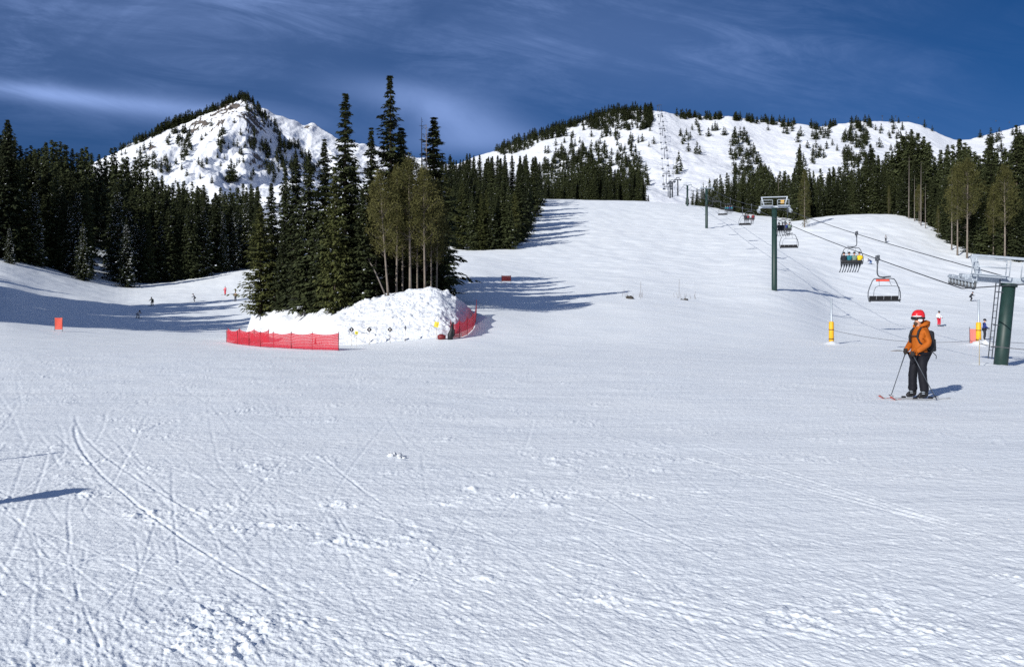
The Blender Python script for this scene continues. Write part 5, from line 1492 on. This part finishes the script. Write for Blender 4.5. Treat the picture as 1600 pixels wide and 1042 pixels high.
def others():
    K = cloth('dark_jacket', (.02, .022, .03)); G = cloth('grey_jacket', (.28, .29, .31)); W = cloth('white_jacket', (.7, .7, .72)); R = cloth('red_trousers', (.55, .02, .04))
    B = cloth('blue_jacket', (.02, .035, .16)); T = cloth('teal_jacket', (.015, .14, .18)); Ye = cloth('yellow_jacket', (.72, .5, .02)); Pk = cloth('pink_jacket', (.62, .14, .17))
    OL = cloth('olive_jacket', (.10, .13, .07)); MA = cloth('maroon_jacket', (.2, .02, .03)); BR = cloth('tan_jacket', (.30, .2, .13)); BL = cloth('light_blue_trousers', (.08, .16, .34))
    Hk = cloth('black_helmet', (.015, .015, .018), .35); Hw = cloth('pale_helmet', (.5, .5, .52), .35); GR = cloth('green_grey_jacket', (.16, .22, .17))
    S = 'skiers on the pistes'
    person('glide', gp(238, 140), math.radians(-95), 'skier in dark olive clothes facing the camera on the shaded left piste', OL, K, Hk, S)
    person('glide', gp(304, 150), math.radians(195), 'skier in grey carving left at the sunlit edge of the left piste', G, K, Hk, S, tilt=.12)
    person('stand', gp(352, 162), math.radians(-120), 'skier in pink, highest on the sunlit left piste', Pk, R, Hw, S)
    person('stand', gp(368, 150), math.radians(-100), 'skier in tan jacket beside the grove, below the pink skier', BR, K, Hk, S)
    person('tuck', gp(215, 118), math.radians(-40), 'skier in grey and white bending forward in the shade of the left piste', W, G, Hk, S, tilt=-.1)
    person('stand', gp(1384, 197), math.radians(-90), 'small grey-clad skier high on the slope under the right forest', G, K, Hk, S)
    person('tuck', gp(1361, 165), math.radians(200), 'skier in light blue trousers leaning low between the two nearest chairs', B, BL, Hk, S, tilt=.25)
    person('stand', gp(1467, 93), math.radians(-80), 'skier in white jacket and red trousers behind the orange skier', W, R, Hk, S)
    o = person('glide', gp(1517, 131), math.radians(-15), 'skier all in black crossing the slope left of the nearest tower', K, K, Hk, S)
    o = person('stand', gp(1538, 68), math.radians(-20), 'person in blue jacket standing behind the right padded post', B, K, Hk, S, skis=False)
    held_poles(o, 'stand', '$ pole held upright by the person in blue jacket', 'ski poles of the person in blue', tipx=.10, spread=-.02, ln=1.05)
    # someone standing beside the photographer, only the shadow is in the picture
    x, y = -7.15, 4.45
    o = person('stand', (x, y, gz(x, y)), math.radians(60), 'bystander beyond the left side of the photo whose shadow lies on the near snow', K, K, Hk, None, skis=False, scale=1.08); o.scale = (1.2, 1.45, 1.08)
    return dict(K=K, G=G, W=W, R=R, B=B, T=T, Y=Ye, P=Pk, O=OL, M=MA, GR=GR, Hk=Hk, Hw=Hw)

def riders(chair, seats, C, where):
    """people sitting on a chair: (seat index 0-3 from the chair's own left, jacket, trousers, helmet, words)"""
    mw = Matrix.Translation(chair.location) @ chair.rotation_euler.to_matrix().to_4x4()
    for k, j, t, h, words in seats:
        p = mw @ Vector((-.38 - .66 + .44 * k, .12, -2.47))
        o = person('sit', p, chair.rotation_euler.z + math.pi / 2, f'{words} {where}', C[j], C[t], C[h], 'riders on the chairlift', scale=.96)

def fence(name, pts, hgt, mat, label, group=None, pole_h=None, sag=.10, lean=(0, 0), every=1):
    """safety net between thin poles; pts are ground points"""
    o = empty(name, pts[0], 0, label, 'safety fence', group); O = Vector(pts[0])
    V = []; UV = []; Fs = []; u = 0; rows = 5; cols = 0
    for i in range(len(pts) - 1):
        a = Vector(pts[i]); b = Vector(pts[i + 1]); n = 9
        for k in range(n if i < len(pts) - 2 else n + 1):
            t = k / n; p = a.lerp(b, t); uu = u + (b - a).length * t
            sg = 4 * t * (1 - t) * sag
            for r_ in range(rows + 1):
                v = r_ / rows
                off = .05 * math.sin(uu * 2.1 + v * 3) * math.sin(math.pi * v) + .03 * math.sin(uu * 5.3)
                V.append(p - O + Vector((lean[0] * v + off * .3, lean[1] * v + off, .04 + (hgt - sg) * v))); UV.append((uu, v * hgt))
            cols += 1
        u += (b - a).length
    for c in range(cols - 1):
        for r_ in range(rows):
            a = c * (rows + 1) + r_; Fs.append((a, a + rows + 1, a + rows + 2, a + 1))
    me = bpy.data.meshes.new('net'); me.from_pydata([tuple(v) for v in V], [], Fs); me.materials.append(mat)
    uvl = me.uv_layers.new(name='UVMap')
    for l in me.loops: uvl.data[l.index].uv = UV[l.vertex_index]
    link('net', me, o)
    for i, p in enumerate(pts):
        if i % every: continue
        q = Vector(p) - O; m = MB(); m.tube([q + Vector((0, 0, -.2)), q + Vector((lean[0], lean[1], (pole_h or hgt + .12)))], .022, 6); m.build('pole', M['net_red_dark'] if mat == M['net'] else M['rope'], o)
    return o

def banner(px, Y, w, h, zlow, mat, label, poles=True, bank=False, yaw=0.0, pole_up=.08):
    p = gp(px, Y, bank); o = empty('slope_banner', p, yaw, label, 'banner', 'orange slope banners')
    V = []; UV = []; Fs = []; n = 6
    for i in range(n + 1):
        for j in range(n + 1):
            u = i / n; v = j / n
            V.append((-w / 2 + w * u, .03 * math.sin(u * 5) * math.sin(v * 3), zlow + h * v - .02 * math.sin(math.pi * u) * v)); UV.append((u * w, v * h))
    for i in range(n):
        for j in range(n): a = i * (n + 1) + j; Fs.append((a, a + n + 1, a + n + 2, a + 1))
    me = bpy.data.meshes.new('banner_cloth'); me.from_pydata(V, [], Fs); me.materials.append(mat); uvl = me.uv_layers.new(name='UVMap')
    for l in me.loops: uvl.data[l.index].uv = UV[l.vertex_index]
    link('cloth', me, o)
    if poles:
        for s in (-1, 1): m = MB(); m.tube([(s * w / 2, .01, -.3), (s * w / 2 * 1.04, .01, zlow + h + pole_up)], .022, 6); m.build('pole', M['rope'], o)
    return o

def props():
    # nets
    ZF = [(354, 66), (371, 61.5), (389, 57.5), (407, 54.5), (427, 52), (455, 49.6), (488, 47.4), (529, 45.6)]
    fence('safety_net', [gp(a, b) for a, b in ZF], .96, M['net'], 'long red safety net in front of the grove snow bank, left of the diamonds', 'red safety nets')
    ZB = [(356, 71), (374, 69), (397, 66.5), (420, 64)]
    fence('safety_net', [gp(a, b) for a, b in ZB], 1.0, M['net'], 'short red safety net showing above the left half of the long one', 'red safety nets', sag=.22)
    ZR = [(704, 52.0), (718, 52.4), (730, 54.0), (739, 57.0), (743.5, 60.5), (744.5, 64)]
    fence('safety_net', [gp(a, b) for a, b in ZR], 1.15, M['net'], 'curved red safety net at the right end of the grove snow bank', 'red safety nets', sag=.24)
    m = MB(); m.ball((0, 0, .16), (.27, .2, .19), 14, 9, bump=.10); m.tube([(-.26, 0, .16), (.26, 0, .16)], .15, 10)
    o = m.build('rolled_net', M['net_red_dark'], None, gp(690, 51.9)); tag(o, 'dark red rolled-up net lying on the snow at the foot of the bank', 'rolled net')
    m = MB(); m.tube([(-.12, 0, -.05), (-.08, 0, .3), (0, .02, .62), (.06, .02, 1.08)], [.17, .20, .13, .04], 9); m.ball((.07, .02, 1.06), (.07, .07, .09), 8, 6); m.ball((.1, 0, .45), (.10, .1, .28), 8, 6, bump=.1)
    o = m.build('black_tarp', M['black'], None, gp(706, 51.8)); tag(o, 'black cloth bundle draped over the left end pole of the curved red net', 'tarp')
    # banners
    banner(91.5, 76, .72, 1.12, .18, M['banner'], 'orange mesh banner on two thin poles on the flat snow at the left', True, pole_up=.12)
    banner(791, 101, 1.15, .72, .30, M['banner'], 'orange banner standing in the tree shadow beside the grove')
    banner(1523.5, 62, .82, 1.1, .05, M['banner_salmon'], 'salmon banner beside the right padded post', True, pole_up=.15)
    # diamond signs along the bank
    def diamond(px, py, Y, s, yaw, label):
        p = gp(px, Y); top = CAMZ + (HOR - py) / F * Y - p.z
        o = empty('slope_sign', p, yaw, label, 'sign', 'small black diamond signs in front of the snow bank')
        m = MB(); m.tube([(0, 0, -.2), (0, 0, top)], .012, 6); m.build('pole', M['bamboo'], o)
        m = MB(); R = Matrix.Rotation(math.pi / 4, 3, 'Y'); m.box((0, -.02, top), (s, .012, s), R); pl = m.build('plate', M['sign_black'], o)
        m = MB(); m.tube([(0, -.028, top - .065), (0, -.028, top + .065)], .026, 6); m.box((0, -.03, top - .0), (.022, .006, .17)); m.build('symbol', M['white'], pl)
    diamond(549.5, 515, 52.4, .25, 0, 'leftmost black diamond sign in front of the rough snow bank')
    diamond(577, 515, 52.2, .25, .1, 'middle black diamond sign in front of the rough snow bank')
    diamond(609.5, 515, 52.2, .25, -.1, 'third black diamond sign in front of the rough snow bank')
    diamond(633, 512.5, 52.2, .25, 1.35, 'black diamond sign turned edge-on, right of the other three')
    def ysign(px, py, Y, w, h, label):
        p = gp(px, Y); top = CAMZ + (HOR - py) / F * Y - p.z
        o = empty('yellow_sign', p, .15, label, 'sign')
        m = MB(); m.tube([(0, 0, -.2), (0, 0, top)], .012, 6); m.build('pole', M['bamboo'], o)
        m = MB(); m.box((0, -.02, top), (w, .012, h), Matrix.Rotation(.2, 3, 'Y')); pl = m.build('plate', M['yellow_sign'], o)
        m = MB(); m.box((w * .1, -.03, top - h * .05), (w * .25, .006, h * .4), Matrix.Rotation(.2, 3, 'Y')); m.build('symbol', M['sign_black'] if w < .25 else M['orange_box'], pl)
    ysign(682, 507, 52.1, .30, .36, 'yellow sign on a thin stick before the right half of the snow bank')
    ysign(557, 520, 52.0, .2, .2, 'tiny yellow sign just right of the leftmost black diamond')
    # padded posts
    for px, Y, lab, g in [(1299, 60, 'yellow padded post standing alone on the slope left of the orange skier', 0), (1529, 60, 'yellow padded post beside the salmon banner', 1)]:
        p = gp(px, Y); p.z += .1
        o = empty('padded_post', p, 0, lab, 'padded post', 'yellow padded posts')
        m = MB(); m.tube([(0, 0, -.4), (0, 0, 3.3)], .07, 10); m.tube([(0, 0, 3.3), (0, 0, 3.33)], .085, 10); m.build('post', M['galv'], o)
        m = MB(); m.tube([(0, 0, .02), (0, 0, .05), (0, 0, 1.55), (0, 0, 1.62)], [.15, .185, .18, .13], 16); pd = m.build('pad', M['yellow_pad'], o)
        for zz in (.28, .98): m = MB(); m.tube([(0, 0, zz), (0, 0, zz + .06)], .19, 16); m.build('strap', M['black'], pd)
    # bamboo wand with rope
    p = gp(1530, 34.5); o = empty('bamboo_pole', p, 0, 'thin bamboo pole in front of the right padded post', 'pole')
    m = MB(); m.tube([(0, 0, -.2), (.01, 0, 1.25)], [.016, .012], 6); m.build('cane', M['bamboo'], o)
    # thin ropes strung across the slope
    def rope(pts, lab, rad=.016):
        m = MB(); m.tube(pts, rad, 5, False); tag(m.build('slope_rope', M['rope'], None), lab, 'rope', 'thin ropes across the lower slope')
    def cat(a, b, sag, n=24):
        return [a.lerp(b, i / n) - Vector((0, 0, 4 * sag * (i / n) * (1 - i / n))) for i in range(n + 1)]
    a = gp(1299, 60) + Vector((.2, 0, 1.05)); b = gp(1529, 60) + Vector((-.2, 0, .35)); c = gp(1700, 60) + Vector((0, 0, .25))
    rope(cat(a, b, .45) + cat(b, c, .1)[1:], 'thin rope sagging from the lone padded post towards the nearest tower')
    rope(cat(gp(1530, 34.5) + Vector((0, 0, .95)), gp(1700, 33) + Vector((0, 0, .6)), .12), 'thin rope running right from the bamboo pole')
    # flat board/edge of snow behind the skier
    m = MB(); m.tube([(-.5, 0, .0), (-.1, .05, .05), (.5, 0, .0)], [.02, .035, .02], 6); m.tube([(-.1, .05, .03), (.2, .2, .06)], [.02, .01], 5)
    tag(m.build('buried_branch', M['dead_wood'], None, gp(1404, 50) ), 'brownish branch half buried in the snow left of the orange skier', 'branch')
    # holes, brush and stakes on the main slope
    p = gp(985, 88); m = MB(); m.ball((0, 0, .02), (.34, .4, .30), 12, 8, bump=.18); m.ball((-.22, .2, .12), (.25, .25, .2), 9, 6, bump=.2)
    tag(m.build('boulder', M['rock'], None, p), 'dark boulder showing through the snow of the main piste at the shadow tip', 'boulder')
    p = gp(1068, 92); m = MB(); m.ball((.25, 0, .0), (.35, .3, .16), 10, 6, bump=.2); m.ball((-.2, .1, .02), (.2, .2, .12), 8, 6, bump=.2)
    tag(m.build('boulder', M['rock'], None, p), 'small rock poking through the snow right of the dark boulder', 'boulder')
    r = random.Random(4)
    for px, Y, n, lab in [(986, 90.5, 9, 'sparse bare twigs beside the dark boulder on the main piste'), (1069, 94, 10, 'sparse bare twigs above the small rock on the main piste')]:
        m = MB(); p = gp(px, Y)
        for i in range(n):
            x = r.uniform(-1.2, 1.5); y = r.uniform(-.8, 1.2); a = r.uniform(-.2, .2); h = r.uniform(.4, 1.0)
            m.tube([(x, y, -.1), (x + a * .5, y, h * .5), (x + a * 1.3, y, h)], [.02, .014, .006], 4)
        tag(m.build('brush', M['dead_wood'], None, p), lab, 'brush')
    for px, Y, h, lab in [(1001, 88.5, 1.9, 'thin stake right of the dark boulder on the main piste'), (1061, 95, 2.2, 'thin stake above the small rock on the main piste')]:
        m = MB(); m.tube([(0, 0, -.2), (.02, 0, h)], .018, 6); tag(m.build('stake', M['dead_wood'], None, gp(px, Y)), lab, 'stake', 'thin stakes on the main piste')
    # dark rocks of the creek gully at the left end of the bank
    for px, Y, s, lab in [(384, 66, .55, 'dark rock in the gully at the left end of the grove bank, upper one'), (379, 63.5, .6, 'dark rock in the gully above the left end of the red net'), (404, 64, .35, 'small dark rock under the low fir at the left end of the grove')]:
        m = MB(); m.ball((0, 0, .1), (s, s * .7, s * .55), 11, 7, bump=.2); tag(m.build('boulder', M['rock'], None, gp(px, Y, True)), lab, 'boulder', 'rocks of the gully')
    # loose chunks of snow lying on the piste
    r = random.Random(8)
    chunk = [(617, 713, .085, 'white snow chunk lying alone on the near snow left of centre'), (628, 716, .05, 'smaller snow chunk touching the lone white one on the near snow')]
    for px, py, s, lab in chunk:
        Y = CAMZ * F / (py - HOR); m = MB()
        for q in range(5): m.ball((r.uniform(-s, s) * .7, r.uniform(-s, s) * .5, s * .12 + r.uniform(0, s * .2)), (s * r.uniform(.3, .6), s * r.uniform(.3, .5), s * r.uniform(.25, .4)), 11, 8, bump=.16)
        tag(m.build('snow_clod', M['snow_bank'], None, gp((px - 0), Y)), lab, 'snow clod', 'snow clods on the near piste')

# ------------------------------------------------------------------ sky, sun, camera
def sky():
    w = bpy.data.worlds.new('World'); SC.world = w; w.use_nodes = True; nt = w.node_tree
    bg = nt.nodes['Background']; N = nt.nodes.new; Lk = nt.links.new
    s = N('ShaderNodeTexSky'); s.sky_type = 'NISHITA'; s.sun_disc = False
    s.sun_elevation = SUN_EL; s.sun_rotation = SUN_ROT; s.altitude = 2600; s.air_density = 1.0; s.dust_density = .0; s.ozone_density = 3.0
    def mth(op, a, b=None, c=None):
        n = N('ShaderNodeMath'); n.operation = op
        for i, x in enumerate((a, b, c)):
            if x is None: continue
            if isinstance(x, (int, float)): n.inputs[i].default_value = x
            else: Lk(x, n.inputs[i])
        return n.outputs[0]
    tc = N('ShaderNodeTexCoord'); sp = N('ShaderNodeSeparateXYZ'); Lk(tc.outputs['Generated'], sp.inputs[0])
    x, y, z = sp.outputs[0], sp.outputs[1], sp.outputs[2]
    ya = mth('MAXIMUM', mth('ABSOLUTE', y), .05)
    u = mth('DIVIDE', x, ya); v = mth('DIVIDE', z, ya)          # slope of the line of sight: sideways, upwards
    def noise(cx, cy, scale, det, rough=.55, dist=0.0):
        c = N('ShaderNodeCombineXYZ'); Lk(cx, c.inputs[0]); Lk(cy, c.inputs[1])
        n = N('ShaderNodeTexNoise'); n.inputs['Scale'].default_value = scale; n.inputs['Detail'].default_value = det; n.inputs['Roughness'].default_value = rough; n.inputs['Distortion'].default_value = dist
        Lk(c.outputs[0], n.inputs['Vector']); return n.outputs['Fac']
    def mr(val, a, b, lo=0., hi=1.):
        n = N('ShaderNodeMapRange'); n.interpolation_type = 'SMOOTHSTEP'; Lk(val, n.inputs[0])
        n.inputs[1].default_value = a; n.inputs[2].default_value = b; n.inputs[3].default_value = lo; n.inputs[4].default_value = hi; return n.outputs[0]
    def blob(cu, cv, su, sv, tilt=0.0):
        du = mth('SUBTRACT', u, cu); dv = mth('SUBTRACT', v, cv); dv = mth('ADD', dv, mth('MULTIPLY', du, tilt))
        q = mth('ADD', mth('POWER', mth('ABSOLUTE', mth('DIVIDE', du, su)), 2), mth('POWER', mth('ABSOLUTE', mth('DIVIDE', dv, sv)), 2))
        return mth('POWER', 2.718, mth('MULTIPLY', q, -1))
    ur = mth('ADD', u, mth('MULTIPLY', v, .6))
    streak = noise(mth('MULTIPLY', ur, .5), mth('ADD', mth('MULTIPLY', v, 2.2), mth('MULTIPLY', u, .35)), 9, 10, .70, .7)
    soft = noise(u, mth('MULTIPLY', v, 1.6), 4.0, 7, .6, .6)
    veil = mth('MULTIPLY', mr(streak, .36, .72), mr(soft, .30, .66))
    reg = mth('MAXIMUM', blob(-.42, .42, .55, .15), mth('MULTIPLY', blob(.10, .36, .36, .10, .12), .95))
    reg = mth('MAXIMUM', reg, mth('MULTIPLY', blob(.42, .42, .25, .08, .2), .3))
    vm = mth('MULTIPLY', mth('ADD', mth('MULTIPLY', veil, .75), .42), reg)
    st1 = mth('MULTIPLY', blob(-.56, .281, .17, .011, .12), mr(streak, .2, .6, .55, 1.0))
    st2 = mth('MULTIPLY', blob(-.40, .262, .16, .020, .10), .6)
    wsp = mth('MULTIPLY', blob(-.07, .252, .085, .026, .22), mr(soft, .25, .6, .35, 1.0))
    wsp2 = mth('MULTIPLY', blob(-.14, .285, .10, .02, .10), .45)
    low = mth('MULTIPLY', blob(-.06, .222, .10, .018, 0), .55)
    tot = mth('ADD', mth('MULTIPLY', vm, .47), mth('MULTIPLY', mth('ADD', mth('ADD', st1, st2), mth('ADD', mth('ADD', wsp, wsp2), low)), .48))
    ab = mr(y, .0, .15)
    fac = mth('MULTIPLY', mth('MINIMUM', tot, .9), ab)
    # cloud light relative to the sky behind it
    sat = N('ShaderNodeHueSaturation'); sat.inputs['Saturation'].default_value = SKY_SAT; sat.inputs['Value'].default_value = SKY_VAL; Lk(s.outputs[0], sat.inputs['Color'])
    hue = N('ShaderNodeMix'); hue.data_type = 'RGBA'; hue.blend_type = 'MULTIPLY'; hue.inputs['Factor'].default_value = 1; hue.inputs['B'].default_value = SKY_TINT; Lk(sat.outputs[0], hue.inputs['A'])
    mx = N('ShaderNodeMix'); mx.data_type = 'RGBA'; Lk(fac, mx.inputs['Factor']); Lk(hue.outputs['Result'], mx.inputs['A']); mx.inputs['B'].default_value = CLOUD
    # bright bluish fill added to the unseen sky behind the camera and overhead, lifts shadows
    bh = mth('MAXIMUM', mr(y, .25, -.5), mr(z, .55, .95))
    bh = mth('MULTIPLY', mth('MULTIPLY', bh, mr(z, -.02, .12)), SKY_FILL_AMT)
    m2 = N('ShaderNodeMix'); m2.data_type = 'RGBA'; Lk(bh, m2.inputs['Factor']); Lk(mx.outputs['Result'], m2.inputs['A']); m2.inputs['B'].default_value = SKY_FILL
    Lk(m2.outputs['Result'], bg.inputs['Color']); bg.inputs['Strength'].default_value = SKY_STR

def light_camera():
    sun = bpy.data.lights.new('sun', 'SUN'); sun.energy = SUN_E; sun.angle = math.radians(.53); sun.color = (1.0, .97, .92)
    o = bpy.data.objects.new('sun', sun); COL.objects.link(o)
    d = Vector((SH[0] * math.cos(SUN_EL), SH[1] * math.cos(SUN_EL), -math.sin(SUN_EL)))
    o.rotation_euler = d.to_track_quat('-Z', 'Y').to_euler(); o.location = (-30, -40, 30)
    cam = bpy.data.cameras.new('camera'); cam.sensor_width = 36; cam.lens = 36 * F / 1600; cam.shift_y = -21 / 1600.0
    cam.clip_start = .1; cam.clip_end = 30000
    c = bpy.data.objects.new('camera', cam); COL.objects.link(c); c.location = (0, 0, CAMZ); c.rotation_euler = (math.radians(90), 0, 0); SC.camera = c
    v = SC.view_settings; v.view_transform = 'Standard'; v.look = 'None'; v.exposure = EXPO; v.gamma = 1; v.use_curve_mapping = False
    SC.cycles.max_bounces = 8; SC.cycles.transparent_max_bounces = 16; SC.cycles.diffuse_bounces = 4
    SC.cycles.use_denoising = False

SUN_EL = math.radians(23.5); SH = Vector((.63, .777)).normalized()
SUN_ROT = math.atan2(-SH.x, -SH.y)
SUN_E = 4.7; SKY_STR = .0365; SKY_SAT = 1.36; SKY_VAL = 1.0; SKY_TINT = (1.38, .92, 1.12, 1); CLOUD = (8.4, 12.2, 23.0, 1); EXPO = .20; SKY_FILL_AMT = .42; SKY_FILL = (7.3, 9.6, 16.0, 1)
OFF_TREES = []
_r = random.Random(23)
_poly = [(-68, 62), (-88, 112), (-128, 100), (-112, 26)]
while len(OFF_TREES) < 120:
    _x = _r.uniform(-130, -60); _y = _r.uniform(20, 115)
    if inside(_poly, _x, _y): OFF_TREES.append((_x, _y, _r.uniform(22, 31)))

# ------------------------------------------------------------------ build everything
build_ground(); build_bank()
MM = mountain_mat()
LM = Mountain('left_mountain', [(60, 300), (120, 268), (160, 248), (185, 237), (200, 226), (222, 218), (240, 209), (262, 199), (285, 190), (300, 185), (318, 176), (340, 168), (360, 158), (378, 152), (386, 152), (396, 160), (406, 172), (416, 182), (430, 196), (440, 208), (452, 220), (470, 236), (490, 255), (520, 282), (560, 305), (600, 320)],
    510, 372, 1450, 11, 1.0, 68, [(356, 168, 40, 12, 1.1), (395, 182, 28, 14, 1.0), (312, 190, 20, 9, .9), (336, 205, 24, 9, .95), (240, 222, 12, 6, .8), (275, 238, 10, 6, .8), (410, 195, 22, 8, .7), (300, 262, 30, 12, .35), (420, 262, 30, 14, .4)], MM, 1.0, 3)
LM2 = Mountain('left_mountain_back', [(330, 230), (372, 172), (392, 162), (410, 168), (430, 178), (445, 184), (460, 188), (476, 196), (486, 193), (500, 199), (516, 210), (530, 216), (548, 222), (570, 226), (590, 229), (610, 236), (640, 246), (660, 247), (690, 253), (720, 262), (760, 290)],
    1500, 330, 2300, 31, 1.2, 45, [(482, 200, 10, 6, .8), (440, 190, 12, 6, .4)], MM, 1.0, 7)
RM = Mountain('right_mountain', [(600, 318), (660, 285), (700, 262), (740, 246), (770, 237), (800, 226), (850, 209), (900, 193), (930, 184), (950, 177), (975, 172), (1000, 172), (1018, 173), (1035, 175), (1060, 180), (1100, 182), (1140, 182), (1180, 187), (1200, 189), (1240, 193), (1280, 198), (1310, 194), (1330, 191), (1360, 190), (1400, 190), (1420, 191), (1440, 196), (1460, 205), (1475, 213), (1492, 219), (1515, 218), (1535, 213), (1550, 209), (1575, 202), (1600, 196), (1650, 186), (1750, 180), (1900, 190)],
    470, 350, 1400, 51, 1.5, 15, [(1100, 212, 10, 2, .0)], MM, 1.0, 2)
grove(); left_forest(); mid_forest(); crest_forest(); right_forest(); far_trees(LM, RM); build_stuff(); offframe_wood()
# the lift
for s, lab in ((-1, 'haul cable on the left side of the lift towers, carrying the empty chairs'), (1, 'haul cable on the right side of the lift towers, carrying the riders')): build_cable(s, lab)
tw = lift_tower(36.7, gz(*T1) - .05, 3.36, .295, 8, 'nearest lift tower, thick dark green pole with ladder at the right edge', .095, under=True); tw.location.x -= .26
x2 = A0 + SL * 105.8; lift_tower(105.8, gz(x2, 105.8) - .1, 16.55, .36, 6, 'second lift tower, tall green pole with a yellow plate in its top frame', .0, False, True)
x3 = A0 + SL * 235.7; lift_tower(235.7, gz(x3, 235.7) - .1, 40.5, .40, 6, 'third lift tower, standing mid-height near the top of the main piste', 0, False)
x4 = A0 + SL * 361; lift_tower(361, gz(x4, 361) - .1, 62.6, .42, 6, 'fourth lift tower, small on the crest left of the third', 0, False)
CP = chair_parts()
ce = make_chair(CP, 50.4, -1, 'nearest empty chair, dark seat hanging large right of centre')
m = MB(); m.box((-.30, .03, -1.30), (.80, .03, .13)); pn = m.build('panel', M['banner'], ce); pn['label'] = 'orange-red strip under the top bar'
C = others()
cl = make_chair(CP, 71.3, 1, 'chair with four riders seen from behind, nearest of the loaded ones')
riders(cl, [(0, 'K', 'K', 'Hk', 'rider in black at the left end'), (1, 'T', 'K', 'Hk', 'rider in teal, second from left'), (2, 'GR', 'K', 'Hk', 'rider in grey-green, second from right'), (3, 'Y', 'K', 'Hk', 'rider in yellow at the right end')], C, 'of the nearest loaded chair')
make_chair(CP, 85.2, -1, 'empty chair just right of the second tower pole, below the loaded one')
cl = make_chair(CP, 107.5, 1, 'loaded chair passing the second tower, right of its pole')
riders(cl, [(0, 'K', 'K', 'Hk', 'left dark rider'), (1, 'K', 'K', 'Hk', 'second dark rider from left'), (2, 'B', 'K', 'Hk', 'dark blue rider'), (3, 'GR', 'K', 'Hk', 'rider in dark green at the right end')], C, 'on the chair at the second tower')
make_chair(CP, 125, -1, 'empty chair up the line left of the second tower')
cl = make_chair(CP, 146, 1, 'loaded chair with maroon riders left of the second tower')
riders(cl, [(0, 'K', 'K', 'Hk', 'rider in black at the left end'), (1, 'M', 'K', 'Hk', 'rider in maroon in the middle'), (3, 'M', 'R', 'Hk', 'rider in maroon and red at the right end')], C, 'of the chair before the third tower')
make_chair(CP, 164, -1, 'higher empty chair, only its dark seat clear against the snow')
cl = make_chair(CP, 185, 1, 'loaded chair with teal riders in front of the forest')
riders(cl, [(0, 'T', 'K', 'Hk', 'teal rider at the left end'), (1, 'T', 'K', 'Hk', 'teal rider in the middle'), (2, 'B', 'K', 'Hk', 'dark blue rider'), (3, 'T', 'K', 'Hk', 'teal rider at the right end')], C, 'of the small chair high on the line')
for Y, s, lab in [(203, -1, 'small empty chair below the third tower'), (222, 1, 'small chair just short of the third tower'), (242, -1, 'small chair just past the third tower'), (262, 1, 'small chair against the trees behind the third tower'), (285, -1, 'small chair midway between third and fourth towers'), (305, 1, 'higher small chair midway between third and fourth towers')]: make_chair(CP, Y, s, lab)
far_lift(RM); base_station_masts()
main_skier(); props()
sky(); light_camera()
# the tall thin second shadow at the left: a pole held by the bystander
_m = MB(); _m.tube([(0, 0, -.1), (0, 0, 2.6)], .03, 6); tag(_m.build('marker_pole', M['bamboo'], None, (-9.6, 5.6, gz(-9.6, 5.6))), 'marker pole beyond the left side of the photo', 'pole')
